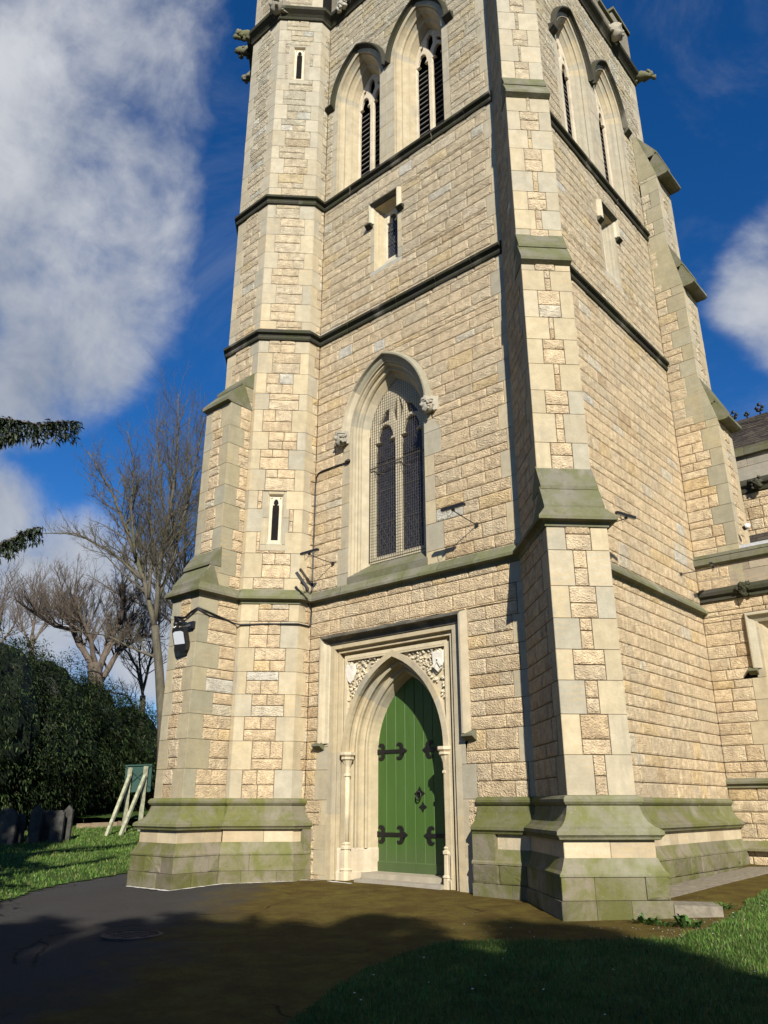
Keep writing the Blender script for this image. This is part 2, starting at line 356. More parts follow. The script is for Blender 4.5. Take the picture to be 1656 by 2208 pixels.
def mat_brick():
    n = NT('red_brick'); x = n.sep(n.coord()); cb = n.N.new('ShaderNodeCombineXYZ'); n.L.new(n.math('ADD', x[0], x[1]), cb.inputs[0]); n.L.new(x[2], cb.inputs[1])
    br = n.N.new('ShaderNodeTexBrick'); n.L.new(cb.outputs[0], br.inputs['Vector']); br.inputs['Scale'].default_value = 1; br.inputs['Brick Width'].default_value = .23; br.inputs['Row Height'].default_value = .075; br.inputs['Mortar Size'].default_value = .008
    br.inputs['Color1'].default_value = (.30, .11, .06, 1); br.inputs['Color2'].default_value = (.20, .075, .045, 1); br.inputs['Mortar'].default_value = (.22, .17, .12, 1)
    n.bump(br.outputs['Fac'], .5, -.01); return n.done(n.mix(n.ramp(n.noise(6, 5, .6), .4, .8, 0, .4), br.outputs['Color'], (.1, .06, .05)), .9, .15)
M['brick'] = mat_brick()
M['white'] = plain('white_plastic', (.75, .75, .73), .4, .4, var=.03)
M['whitestone'] = plain('pale_mortar_splash', (.62, .60, .54), .95, .1, 0, .01, 50, .2)
M['lead_flash'] = plain('pale_lead_flashing', (.42, .43, .44), .6, .4, .1)
M['rust'] = plain('rusty_iron_cover', (.075, .06, .052), .8, .25, .3, .006, 50, .3)

# ------------------------------------------------------------------ masonry
def col_rock(rng, z, dark=0.):
    b = rng.random()
    if b < .66: c = (.61, .49, .325)
    elif b < .90: c = (.59, .49, .34)
    elif b < .955: c = (.61, .475, .28)
    elif b < .98: c = (.52, .40, .25)
    else: c = (.58, .52, .40)
    k = rng.uniform(.91, 1.08); g = min(1, max(0, (z-8)/11))      # the upper stages are greyer stone
    c = (c[0]*(1-.24*g), c[1]*(1-.14*g), c[2]*(1-.02*g))
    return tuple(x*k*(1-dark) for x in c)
def col_ash(rng, z, dark=0., green=0.):
    b = rng.random(); k = rng.uniform(.90, 1.10)
    c = (.435, .365, .235) if b < .5 else ((.41, .355, .245) if b < .8 else (.365, .33, .245))
    g = min(1, max(0, (z-11)/7))
    c = tuple(a*(1-g*.8)+b2*g*.8 for a, b2 in zip(c, (.375, .345, .265)))
    c = tuple(a*(1-green)+b2*green for a, b2 in zip(c, (.205, .20, .125)))
    return tuple(x*k*(1-dark) for x in c)
def inset(P, d):
    n = len(P); out = []; cx = sum(p[0] for p in P)/n; cy = sum(p[1] for p in P)/n
    for i in range(n):
        a, b, c = P[i-1], P[i], P[(i+1) % n]
        def nrm(p, q):
            dx, dy = q[0]-p[0], q[1]-p[1]; l = math.hypot(dx, dy) or 1e-9; return (-dy/l, dx/l)
        n1, n2 = nrm(a, b), nrm(b, c); den = max(.35, 1+n1[0]*n2[0]+n1[1]*n2[1])
        out.append((b[0]+d*(n1[0]+n2[0])/den, b[1]+d*(n1[1]+n2[1])/den))
    return out
def stone(mb, P, fr, col, kind, rng):
    P2 = [P[0]]
    for p in P[1:]:
        if abs(p[0]-P2[-1][0])+abs(p[1]-P2[-1][1]) > 1e-4: P2.append(p)
    P = P2
    if len(P) > 2 and abs(P[0][0]-P[-1][0])+abs(P[0][1]-P[-1][1]) < 1e-4: P.pop()
    if len(P) < 3: return
    us = [p[0] for p in P]; zs = [p[1] for p in P]; w = max(us)-min(us); h = max(zs)-min(zs)
    if w < .012 or h < .012: return
    O, U, N = fr
    def W(p, d): return (O.x+U.x*p[0]+N.x*d, O.y+U.y*p[0]+N.y*d, O.z+p[1]+N.z*d)
    k = min(1., min(w, h)/.1)
    rock = kind == 'rock'
    if rock:                                    # add points along the long edges for a ragged arris
        Q = []
        for i, p in enumerate(P):
            q = P[(i+1) % len(P)]; L = math.hypot(q[0]-p[0], q[1]-p[1]); m = max(1, min(6, int(L/.085)))
            for j in range(m): Q.append((p[0]+(q[0]-p[0])*j/m, p[1]+(q[1]-p[1])*j/m))
    else: Q = list(P)
    # inset needs real corners only: inset the polygon, then resample the same way
    def ring(d):
        I = inset(P, d*k)
        if not rock: return I
        R = []
        for i, p in enumerate(I):
            q = I[(i+1) % len(I)]; a, b = P[i], P[(i+1) % len(P)]; L = math.hypot(b[0]-a[0], b[1]-a[1]); m = max(1, min(6, int(L/.085)))
            for j in range(m): R.append((p[0]+(q[0]-p[0])*j/m, p[1]+(q[1]-p[1])*j/m))
        return R
    n = len(Q)
    if rock:
        r0 = ring(.0055); r1 = [(p[0]+rng.uniform(-.0022, .0022)*k, p[1]+rng.uniform(-.0022, .0022)*k) for p in ring(.0095)]
        r2 = ring(.036); cx = sum(p[0] for p in r2)/n; cz = sum(p[1] for p in r2)/n
        bulge = rng.uniform(.005, .013)
        vs = [W(p, -.018) for p in Q]+[W(p, -.018) for p in r0]+[W(p, rng.uniform(-.001, .004)) for p in r1]+[W(p, bulge+rng.uniform(-.005, .005)) for p in r2]+[W((cx+rng.uniform(-.2, .2)*w*.5, cz), bulge+rng.uniform(-.004, .012))]
        fs = []
        for b in (0, 1, 2):
            fs.append([(b*n+i, b*n+(i+1) % n, (b+1)*n+(i+1) % n, (b+1)*n+i) for i in range(n)])
        mb.add(vs, [], col); o = len(mb.v)-len(vs)
        for b in (0, 1, 2):
            for f in fs[b]: mb.f.append(tuple(x+o for x in f)); mb.c.append(col); mb.m.append(0 if b == 0 else 1); mb.s.append(False)
        for i in range(n): mb.f.append((o+3*n+i, o+3*n+(i+1) % n, o+4*n)); mb.c.append(col); mb.m.append(1); mb.s.append(False)
    else:
        r0 = ring(.002); r1 = ring(.005); d = rng.uniform(-.0015, .0025)
        vs = [W(p, -.010) for p in Q]+[W(p, -.010) for p in r0]+[W(p, d) for p in r1]; o = len(mb.v); mb.v += vs
        for b in (0, 1):
            for i in range(n): mb.f.append((o+b*n+i, o+b*n+(i+1) % n, o+(b+1)*n+(i+1) % n, o+(b+1)*n+i)); mb.c.append(col); mb.m.append(0 if b == 0 else 2); mb.s.append(False)
        mb.f.append(tuple(o+2*n+i for i in range(n))); mb.c.append(col); mb.m.append(2); mb.s.append(False)
WALLM = [M['mortar'], M['rock'], M['ashlar']]
def make_pairs():
    rng = random.Random(5); out = []
    for a, b in ((-.45, 1.25), (1.25, 5.16), (5.16, 11.5), (11.5, 15.5), (15.5, 22.0), (22.0, 24.2)):
        n = round((b-a)/.475); hs = [rng.uniform(.86, 1.14) for _ in range(n)]; t = sum(hs); z = a
        for h in hs:
            z1 = z+h*(b-a)/t; f = rng.choice((.5, .47, .53, .5, .38, .6)); out.append((z, z+(z1-z)*f, z1)); z = z1
    return out
PAIRS = make_pairs()
def split_len(rng, a, b, lo=.26, hi=.72):
    L = b-a
    if L <= hi: return [a, b] if L < hi*.8 or rng.random() < .5 else [a, a+L*rng.uniform(.4, .6), b]
    out = [a]
    while b-out[-1] > hi: out.append(out[-1]+rng.uniform(lo, hi))
    if b-out[-1] < lo*.6: out[-1] = (out[-2]+b)/2
    out.append(b); return out
def face_wall(mb, fr, uL, uR, z0, z1, lq=None, rq=None, cuts=(), seed=1, dark=0., green=0., hi=.72, rock_only=False):
    """coursed rock-faced walling with dressed quoins; cuts are dicts z0,z1,f(z,k)->(a,b)"""
    rng = random.Random(seed)
    for k, (pa, pm, pb) in enumerate(PAIRS):
        a, b = max(pa, z0), min(pb, z1)
        if b-a < .02: continue
        gr = green*(1-min(1, max(0, (a-6)/6))) if green > 0 else 0
        ql = lq(k) if lq else 0; qr = rq(k) if rq else 0
        # quoin blocks
        if ql: stone(mb, [(uL, a), (uL+ql, a), (uL+ql, b), (uL, b)], fr, col_ash(rng, a, dark, green), 'ash', rng)
        if qr: stone(mb, [(uR-qr, a), (uR, a), (uR, b), (uR-qr, b)], fr, col_ash(rng, a, dark, green), 'ash', rng)
        zs = {a, b}
        if a < pm < b: zs.add(pm)
        for c in cuts:
            for zz in (c['z0'], c['z1']):
                if a+.03 < zz < b-.03 and c.get('snap', True): zs.add(zz)
        zs = sorted(zs)
        for za, zb in zip(zs, zs[1:]):
            segs = [((uL+ql, uL+ql), (uR-qr, uR-qr))]
            for c in cuts:
                lo, hi_ = max(za, c['z0']), min(zb, c['z1'])
                if hi_-lo < (zb-za)*.25: continue
                h0 = c['f'](za+1e-4, k) if za >= c['z0']-.001 else c['f'](c['z0'], k)
                h1 = c['f'](zb-1e-4, k) if zb <= c['z1']+.001 else c['f'](c['z1']-1e-4, k)
                ns = []
                for (l0, l1), (r0, r1) in segs:
                    if h0[0]-l0 > .02 or h1[0]-l1 > .02: ns.append(((l0, l1), (max(l0, min(h0[0], r0)), max(l1, min(h1[0], r1)))))
                    if r0-h0[1] > .02 or r1-h1[1] > .02: ns.append(((min(r0, max(h0[1], l0)), min(r1, max(h1[1], l1))), (r0, r1)))
                segs = ns
            for (l0, l1), (r0, r1) in segs:
                la, ra = min(l0, l1), max(r0, r1)
                if max(r0-l0, r1-l1) < .03: continue
                li, ri = max(l0, l1), min(r0, r1)
                xs = split_len(rng, la, ra, hi=hi) if ra-la > .3 else [la, ra]
                inner = [x for x in xs[1:-1] if li+.06 < x < ri-.06]
                B = [(l0, l1)]+[(x, x) for x in inner]+[(r0, r1)]
                for (x0, x0t), (x1, x1t) in zip(B, B[1:]):
                    pale = (not rock_only) and rng.random() < .008
                    stone(mb, [(x0, za), (x1, za), (x1t, zb), (x0t, zb)], fr, col_rock(rng, za, dark) if not pale else (.55, .53, .46), 'rock', rng)
def qf(a, b, seed, par=0):
    rng = random.Random(seed); T = [(a if (k+par) % 2 else b)*rng.uniform(.9, 1.12) for k in range(len(PAIRS))]
    return lambda k: T[k]
class Arch:
    def __init__(s, uc, zs, w, h): s.uc, s.zs, s.w, s.h = uc, zs, w, h; s.c = (h*h-w*w)/(2*w); s.R = w+s.c
    def half(s, z, d=0.):
        R = s.R-d
        if z <= s.zs: return R-s.c
        t = R*R-(z-s.zs)**2
        return max(0., sqrt(t)-s.c) if t > 0 else 0.
    def apex(s, d=0.): return s.zs+sqrt((s.R-d)**2-s.c**2)
    def path(s, d, z0, n=14):
        R = s.R-d; th = acos(max(-1, min(1, s.c/R))); L = [(s.uc+s.c-R, z0)] if z0 < s.zs-1e-3 else []
        L += [(s.uc+s.c-R*cos(th*i/n), s.zs+R*sin(th*i/n)) for i in range(n+1)]
        return L+[(2*s.uc-u, z) for u, z in reversed(L[:-1])]
def sweep(mb, fr, paths, depths, col, mi=0, sm=False, cap=True, block=None):
    """skin between equal-length 2D paths laid at given depths along the inward normal"""
    O, U, N = fr; n = len(paths[0]); vs = []
    for P, d in zip(paths, depths):
        for u, z in P: vs.append((O.x+U.x*u-N.x*d, O.y+U.y*u-N.y*d, O.z+z-N.z*d))
    for j in range(n-1):
        c = block(j) if block else col
        mb.add([vs[i*n+jj] for i in range(len(paths)) for jj in (j, j+1)], [(2*i, 2*i+1, 2*i+3, 2*i+2) for i in range(len(paths)-1)], c, mi, sm)
    if cap:
        for j in (0, n-1): mb.add([vs[i*n+j] for i in range(len(paths))], [tuple(range(len(paths)))], col, mi, False)
def blocks(seed, every=3, z=0.):
    rng = random.Random(seed); T = [col_ash(rng, z) for _ in range(60)]
    return lambda j: T[(j//every) % 60]
def plan_sweep(mb, pts, prof, col, mi=0, side=1, joints=None):
    """moulding swept along a wall line in plan; prof = (offset out of the wall, z)"""
    n = len(pts); offs = []
    for i in range(n):
        def nr(a, b):
            d = Vector((b[0]-a[0], b[1]-a[1])).normalized(); return Vector((d.y, -d.x))*side
        if i == 0: m = nr(pts[0], pts[1])
        elif i == n-1: m = nr(pts[-2], pts[-1])
        else:
            a, b = nr(pts[i-1], pts[i]), nr(pts[i], pts[i+1]); m = (a+b)/max(.2, 1+a.dot(b))
        offs.append(m)
    vs = [Vector((p[0]+o.x*d, p[1]+o.y*d, z)) for p, o in zip(pts, offs) for d, z in prof]; k = len(prof)
    rng = random.Random(int(abs(pts[0][0])*100)+len(prof))
    for i in range(n-1):                                # each run is laid in blocks with a fine open joint between
        L = (Vector(pts[i+1])-Vector(pts[i])).length; m = max(1, int(L/.85+.5)); cuts = [0]+[(j+rng.uniform(-.2, .2))/m for j in range(1, m)]+[1]
        for a, b in zip(cuts, cuts[1:]):
            g = rng.uniform(.84, 1.14); e = .003/max(L, .01); a2, b2 = (a+e if a > 0 else 0), (b-e if b < 1 else 1)
            A = [vs[i*k+j].lerp(vs[(i+1)*k+j], a2) for j in range(k)]; B = [vs[i*k+j].lerp(vs[(i+1)*k+j], b2) for j in range(k)]
            mb.add(A+B, [(j, k+j, k+j+1, j+1) for j in range(k-1)], (g, g*rng.uniform(.97, 1.03), g), mi, False)
    for i in (0, n-1): mb.add([vs[i*k+j] for j in range(k)], [tuple(range(k))], col, mi, False)
def V3(x, y, z=0.): return Vector((x, y, z))
FR_F = (V3(0, 0), V3(1, 0), V3(0, -1)); FR_R = (V3(0, 0), V3(0, 1), V3(1, 0))
# plan points
H1 = .4623; BD = (1.228, .859, .653, .472); BH = (.4623, .435, .43, .425)
def diag(D, l): return ((D+l)*S, (-D+l)*S)
T0 = (-5.77, -.344); T1 = (-6.604, -1.178); T2 = (-7.784, -1.178); T3 = (-8.618, -.344); T4 = (-8.618, .836); T5 = (-7.784, 1.67); T6 = (-6.604, 1.67); T7 = (-5.77, .836)
LBX0, LBX1, LBY1, LBY2 = -7.60, -6.70, -2.16, -1.754
PROUD = .0

tower = thing('church_tower', 'buff stone church tower with green double door, octagonal stair turret and stepped corner buttress', 'church tower', (-3.7, 3.7, -.1))
fc, rc = -3.66, 3.92
A_door = Arch(-3.62, 2.1, 1.235, 1.76); A_win = Arch(-3.69, 8.70, 1.23, 1.70)
BELF = [Arch(-4.625, 18.88, .99, 1.55), Arch(-2.645, 18.88, .99, 1.55)]
BELR = [Arch(2.98, 18.95, 1.02, 1.72), Arch(5.02, 18.95, 1.02, 1.72)]

def walls():
    rr = random.Random(3); tooth = [rr.choice((0, .03, .22, .02, .2)) for _ in range(80)]; tooth2 = [rr.choice((.18, .0)) if i % 2 else 0 for i in range(80)]
    cutsF = [dict(z0=-1.0, z1=4.37, f=lambda z, k: (-3.59-(1.775 if z > 2.2 else 1.70+tooth[k]), -3.59+(1.775 if z > 2.2 else 1.66+tooth[k+3]))),
             dict(z0=5.2, z1=A_win.apex()-.02, f=lambda z, k: (A_win.uc-A_win.half(z)-(tooth[k+5]*.5 if z < 8.4 else 0), A_win.uc+A_win.half(z)+(tooth[k] if z < 8.3 else 0))),
             dict(z0=12.62, z1=14.66, f=lambda z, k: (-4.155, -3.205))]
    for i, A in enumerate(BELF):
        cutsF.append(dict(z0=15.5, z1=A.apex()-.02, f=(lambda A, i: lambda z, k: (A.uc-A.half(z)+(.06 if z < A.zs and i == 0 else 0), A.uc+A.half(z)-(.06 if z < A.zs and i == 1 else 0)))(A, i)))
    mb = MB(); face_wall(mb, FR_F, -5.77, -.60, -.4, 22.1, None, qf(.30, .16, 4), cutsF, 11); mb.build('front_wall', WALLM, tower)
    cutsR = [dict(z0=12.62, z1=14.72, f=lambda z, k: (rc-.475, rc+.475))]
    for i, A in enumerate(BELR):
        cutsR.append(dict(z0=15.5, z1=A.apex()-.02, f=(lambda A, i: lambda z, k: (A.uc-A.half(z)+(.06 if z < A.zs and i == 0 else 0), A.uc+A.half(z)-(.06 if z < A.zs and i == 1 else 0)))(A, i)))
    mb = MB(); face_wall(mb, FR_R, .60, 6.53, .6, 22.1, None, None, cutsR, 23); face_wall(mb, FR_R, 6.53, 7.5, 18.6, 22.1, None, qf(.5, .3, 41), (), 24)
    mb.build('side_wall', WALLM, tower)
    # hidden faces and the core that keeps light out
    mb = MB(); mb.box((-6.9, 1.2, -.3), (-1.2, 6.9, 23.8), (1, 1, 1), 0); mb.build('tower_core', M['dark'], tower)
    mb = MB()
    fr = (V3(0, 7.5), V3(-1, 0), V3(0, 1)); face_wall(mb, fr, 0, 7.5, .6, 22.1, qf(.5, .3, 6), qf(.5, .3, 7), (), 31, hi=.9)
    fr = (V3(-7.5, 7.5), V3(0, -1), V3(-1, 0)); face_wall(mb, fr, 0, 7.5, .6, 22.1, qf(.5, .3, 8), None, (), 32, hi=.9)
    mb.build('rear_walls', WALLM, tower)
walls()

# dressed stone frames built of toothed blocks
def pair(): return {-1: MB(), 1: MB()}
def build_pair(mb, name, mats, parent):
    for m in mb.values(): m.build(name, mats, parent)
def jamb_blocks(mb, fr, uc, inner, outer, z0, z1, seed, d=0.):
    rng = random.Random(seed)
    for k, (a, _, b) in enumerate(PAIRS):
        a, b = max(a, z0), min(b, z1)
        if b-a < .03: continue
        for sgn in (-1, 1):
            u0, u1 = sorted((uc+sgn*inner, uc+sgn*outer(k, sgn)))
            stone(mb[sgn], [(u0, a), (u1, a), (u1, b), (u0, b)], (fr[0]+fr[2]*d, fr[1], fr[2]), col_ash(rng, a), 'ash', rng)

def drip_return(parent, fr, u, z, s, dep=.14, L=.22, hgt=.12, mat='sooty', col=(.12, .11, .09)):
    O, U, N = fr; m = MB(); P = [(0., hgt*.75), (dep, hgt*.1), (dep, -hgt*.25), (dep*.35, -hgt*.8), (0, -hgt)]
    a = [O+U*u+N*d+V3(0, 0, z+h) for d, h in P]; b = [p+U*s*L for p in a]; n = len(P)
    m.add(a+b, [(i, (i+1) % n, n+(i+1) % n, n+i) for i in range(n)]+[tuple(range(n)), tuple(range(2*n-1, n-1, -1))], col); return m.build('label_stop', M[mat], parent)
def doorway():
    dw = child('doorway', tower)
    rr = random.Random(3); tooth = [rr.choice((0, .03, .22, .02, .2)) for _ in range(80)]
    mb = pair(); uc = -3.59
    jamb_blocks(mb, FR_F, uc, 1.575, lambda k, s: (1.70+tooth[k] if s < 0 else 1.66+tooth[k+3]), -.25, 2.22, 5)
    jamb_blocks(mb, FR_F, uc, 1.575, lambda k, s: 1.70, 2.22, 4.2, 6)
    for sg in (-1, 1):
        for a, b in ((-.3, .40), (.40, 1.25)):
            rng = random.Random(int(a*10)+sg); u0, u1 = sorted((uc+sg*1.575, uc+sg*(1.70+.08))); stone(mb[sg], [(u0, a), (u1, a), (u1, b), (u0, b)], FR_F, col_ash(rng, 0, .12), 'ash', rng)
    build_pair(mb, 'jamb_stones', WALLM, dw)
    # square moulded frame
    mb = MB(); prof = [(1.58, .0), (1.45, .0), (1.44, .08), (1.405, .10), (1.39, .05), (1.365, .05), (1.355, .14), (1.32, .20), (1.285, .20), (1.28, .11), (1.20, .10)]
    def rp(w, z0=-.25, top=3.92): dz = w-1.30; return [(uc+.0-w, z0), (uc-w, 1.0), (uc-w, 2.1), (uc-w, top+dz), (uc+w, top+dz), (uc+w, 2.1), (uc+w, 1.0), (uc+w, z0)]
    sweep(mb, FR_F, [rp(w) for w, d in prof], [d for w, d in prof], (.57, .48, .32), 0, block=blocks(12, 1)); mb.build('square_frame', M['moulding'], dw)
    # hood mould over it with stops
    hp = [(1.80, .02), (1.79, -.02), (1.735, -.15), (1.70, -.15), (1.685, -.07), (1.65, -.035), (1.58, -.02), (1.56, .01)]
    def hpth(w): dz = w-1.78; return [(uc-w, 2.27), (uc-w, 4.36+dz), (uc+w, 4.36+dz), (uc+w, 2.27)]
    mb = MB(); sweep(mb, FR_F, [hpth(w) for w, d in hp], [d for w, d in hp], (.28, .25, .18), 0, block=lambda j: ((.46, .40, .28), (.085, .08, .065), (.40, .35, .25))[j]); mb.build('hood_mould', M['moulding'], dw)  # near-black top run: grime, plus the underside's shade put into its colour
    for sg in (-1, 1): drip_return(dw, FR_F, uc+sg*1.68, 2.25, sg, .14, .22, .10, 'weather', (.16, .15, .11))
    # spandrel panel pierced by the arch
    mb = MB(); zz = [2.1+i*(3.92-2.1)/26 for i in range(27)]
    for a, b in zip(zz, zz[1:]):
        for sg in (-1, 1):
            p = [(uc+sg*1.27, a), (A_door.uc+sg*A_door.half(a), a), (A_door.uc+sg*A_door.half(b), b), (uc+sg*1.27, b)]
            if sg > 0: p.reverse()
            mb.add([(u, .17, z) for u, z in p], [(0, 1, 2, 3)], (.50, .42, .28))
    sweep(mb, FR_F, [[(uc-w, -.25), (uc-w, 3.92-1.26+w), (uc+w, 3.92-1.26+w), (uc+w, -.25)] for w in (1.265, 1.20)], [.10, .10], (.56, .48, .32), 0)
    sweep(mb, FR_F, [[(uc-w, 2.1), (uc-w, 3.92-1.26+w), (uc+w, 3.92-1.26+w), (uc+w, 2.1)] for w in (1.20, 1.19)], [.10, .17], (.56, .48, .32), 0)
    mb.build('spandrel_panel', M['moulding'], dw)
    # arch orders and splayed jambs down to the ground
    prof = [(-.035, .17), (-.035, .09), (.075, .09), (.085, .16), (.06, .21), (.065, .27), (.10, .30), (.15, .285), (.175, .30), (.165, .37), (.18, .43), (.22, .455), (.265, .44), (.285, .46), (.285, .51), (.31, .55), (.365, .72), (.365, .80)]
    mb = MB(); sweep(mb, FR_F, [A_door.path(d, .42, 16) for d, y in prof], [y for d, y in prof], (.57, .49, .33), 0, cap=False, block=blocks(9, 3)); mb.build('arch_mouldings', M['moulding'], dw)
    for sg in (-1, 1):
        mb = MB(); P = [(1.30, .05), (1.27, .09), (1.16, .10), (1.12, .26), (1.05, .33), (1.0, .47), (.91, .56), (.86, .73), (.86, .8)]
        vs = []; 
        for z in (-.3, .02, .04, .40, .43): 
            k = .03 if z < .03 else (.015 if z < .41 else 0)
            vs += [(A_door.uc+sg*(w-k*.3), y-k, z) for w, y in P]
        n = len(P); mb.add(vs, [(i*n+j, i*n+j+1, (i+1)*n+j+1, (i+1)*n+j) for i in range(4) for j in range(n-1)], (.47, .40, .29)); mb.build('jamb_plinth', M['moulding'], dw)
    for sg in (-1, 1):
        mb = MB(); c = V3(A_door.uc+sg*1.165, .15)
        mb.lathe(c, [(.10, -.3), (.10, .05), (.115, .06), (.085, .10), (.08, .40), (.10, .41), (.10, .45), (.065, .47), (.08, .50), (.052, .53)], 8, (.56, .48, .33), 0, False, pi/8)
        mb.lathe(c, [(.05, .52), (.05, 1.66)], 14, (.58, .50, .34), 0, True)
        mb.lathe(c, [(.052, 1.65), (.075, 1.67), (.075, 1.70), (.052, 1.72), (.058, 1.84), (.10, 1.95), (.13, 1.97), (.13, 2.0), (.115, 2.01), (.155, 2.05), (.155, 2.10)], 8, (.57, .49, .34), 0, False, pi/8)
        mb.build('colonnette', M['moulding'], dw)
    # carved spandrels: a shield among leaves
    rng = random.Random(8)
    for sg, x in ((-1, -4.70), (1, -2.545)):
        mb = MB(); zc = 3.57
        for _ in range(900):
            u = rng.uniform(uc-1.19, uc+1.19); z = rng.uniform(2.75, 3.86)
            if (u-uc)*sg < 0 or abs(u-A_door.uc) < A_door.half(z)+.09: continue
            if abs(u-x) < .10 and abs(z-zc) < .17: continue
            mb.blob((u, .155, z), rng.uniform(.014, .032), 1, .35, rng, (.60, .53, .38), 0, False, (1, 1.2, 1))
        o = mb.build('carved_foliage', M['carving'], dw)
        sh = [(-.115, .17), (-.05, .15), (0, .18), (.05, .15), (.115, .17), (.105, -.02), (.06, -.13), (0, -.18), (-.06, -.13), (-.105, -.02)]
        so = flat_shape('carved_shield', [[(x+a, zc+b) for a, b in sh]], .05, (V3(0, .12), V3(1, 0), V3(0, -1)), M['carving'], dw, .012, (.68, .64, .55))
        ch = MB()
        if sg > 0: ch.bar((x-.09, .085, zc-.10), (x, .085, zc+.03), .05, .03, (.66, .62, .52), 0, (0, 1, 0)); ch.bar((x+.09, .085, zc-.10), (x, .085, zc+.03), .05, .03, (.66, .62, .52), 0, (0, 1, 0)); ch.build('chevron_charge', M['carving'], so)
    # step
    mb = MB(); mb.box((-4.50, .25, -.3), (-2.68, 1.0, .03), (.36, .32, .24)); mb.box((-4.42, -.02, -.3), (-2.5, .26, -.055), (.33, .30, .24)); mb.build('door_step', M['ashlar'], dw)
doorway()

def hinge_shape(w, flip=1):
    """outline of a strap hinge: bar, two pairs of curled horns and a spear point (length w)"""
    P = [(0, -.045), (0, .045)]
    def horns(x, s):
        return [(x-.03, .03), (x-.025, .08), (x-.07, .115), (x-.10, .10), (x-.105, .125), (x-.06, .155), (x+.01, .145), (x+.05, .10), (x+.045, .03)]
    top = [(0, .048)]+horns(.14, 1)+horns(.50*w/.62, 1)+[(w-.10, .03), (w-.07, .048), (w, 0)]
    bot = [(x, -y) for x, y in reversed(top[:-1])]
    return [(x*flip, y) for x, y in top+bot]
def door():
    dd = child('door', tower); y = .70; xm, x0, x1 = -3.585, -4.51, -2.73
    def top(u): # arch height at door plane
        for i in range(60):
            pass
        R = A_door.R-.33; c = A_door.c; d = abs(u-A_door.uc)+c
        return A_door.zs+(sqrt(max(0, R*R-d*d)) if d < R else 0.)
    for name, a, b in (('door_leaf', x0, xm-.003), ('door_leaf', xm+.003, x1)):
        mb = MB(); n = 4 if a < -4 else 4; w = (b-a)/n
        for i in range(n):
            u0, u1 = a+i*w, a+(i+1)*w; g = .009
            N = 6; us = [u0+g+(u1-u0-2*g)*j/N for j in range(N+1)]
            z0 = .20
            for p, q in zip(us, us[1:]): mb.add([(p, y, z0), (q, y, z0), (q, y, top(q)), (p, y, top(p))], [(0, 1, 2, 3)])
            for ue, ui in ((u0, u0+g), (u1, u1-g)):
                mb.add([(ue, y+.009, z0), (ui, y, z0), (ui, y, top(ui)), (ue, y+.009, top(ue))], [(0, 1, 2, 3)])
        mb.box((a, y-.022, .03), (b, y+.03, .185)); mb.add([(a, y-.022, .185), (b, y-.022, .185), (b, y, .205), (a, y, .205)], [(0, 1, 2, 3)])
        mb.box((a, y+.012, .03), (b, y+.05, 2.1)); leaf = mb.build(name, M['door'], dd)
        left = a < -4
        for z in (2.115, .655):
            L = .74
            fr = (V3(x0+.0, y-.012, z), V3(1, 0), V3(0, -1)) if left else (V3(x1-.0, y-.012, z), V3(1, 0), V3(0, -1))
            flat_shape('strap_hinge', [hinge_shape(L if left else .66, 1 if left else -1)], .016, fr, M['iron'], leaf, .004)
        if not left:
            def quat(r, k=.55): return [(r*(1 if i % 2 == 0 else k)*cos(i*pi/4), r*(1 if i % 2 == 0 else k)*sin(i*pi/4)) for i in range(8)]
            flat_shape('handle_plate', [quat(.115)], .014, (V3(-3.475, y-.012, 1.36), V3(1, 0), V3(0, -1)), M['iron'], leaf, .003)
            m = MB(); m.tube([(-3.475+.055*sin(t), y-.05+.01*cos(t), 1.315+.075*cos(t)) for t in [i*2*pi/16 for i in range(17)]], .012, 6); m.blob((-3.475, y-.035, 1.385), .025, 1, 0); m.build('ring_handle', M['iron'], leaf)
            flat_shape('keyhole_plate', [quat(.085)], .012, (V3(-3.405, y-.012, 1.13), V3(1, 0), V3(0, -1)), M['iron'], leaf, .003)
door()

# ---- tracery helpers
def arch_pts(uc, zs, w, h, z0, n=12):
    return Arch(uc, zs, w, h).path(0, z0, n)
def trefoil_light(uc, w, z0, zs, h=None, n=5):
    """light with a cusped head: jambs at +-w from z0 to zs, foils above"""
    h = h or 1.55*w; L = [(uc-w, z0), (uc-w, zs)]
    for i in range(1, n+1):                               # side foil
        t = i/n; L.append((uc-w*(1.0-.0*t)+w*.06*sin(pi*t)-w*0.0, zs+h*.36*t))
    L.append((uc-w*.56, zs+h*.38))                        # cusp tip
    for i in range(0, n+1):
        t = i/n; a = pi*.5*t
        L.append((uc-w*.78*cos(a)**.9, zs+h*.46+h*.54*sin(a)**1.15))
    R = [(2*uc-u, z) for u, z in reversed(L[:-1])]
    return L+R
def leaded(mb, fr, u0, u1, z0, z1, step, d, half=None, w=.009):
    """diamond lattice of lead cames inside a rectangle (or under an arch given by half(z))"""
    O, U, N = fr; wd = u1-u0; uc = (u0+u1)/2
    def pt(u, z): return O+U*u+V3(0, 0, z)-N*d
    sl = 1.5
    k = -int((z1-z0)/(step*sl))-2
    while k*step < wd+(z1-z0)/sl+step:
        for s in (1, -1):
            a = []
            for i in range(41):
                z = z0+(z1-z0)*i/40; u = u0+k*step+s*(z-z0)/sl if s > 0 else u1-k*step-(z-z0)/sl
                hw = half(z) if half else wd/2
                a.append((u, z, abs(u-uc) <= hw))
            st = None
            for i, (u, z, ok) in enumerate(a):
                if ok and st is None: st = (u, z)
                if st and (not ok or i == 40):
                    e = a[i-1] if not ok else a[i]
                    if e[1]-st[1] > .02: mb.bar(pt(*st), pt(e[0], e[1]), w, .006, (1, 1, 1), 0, N)
                    st = None
        k += 1

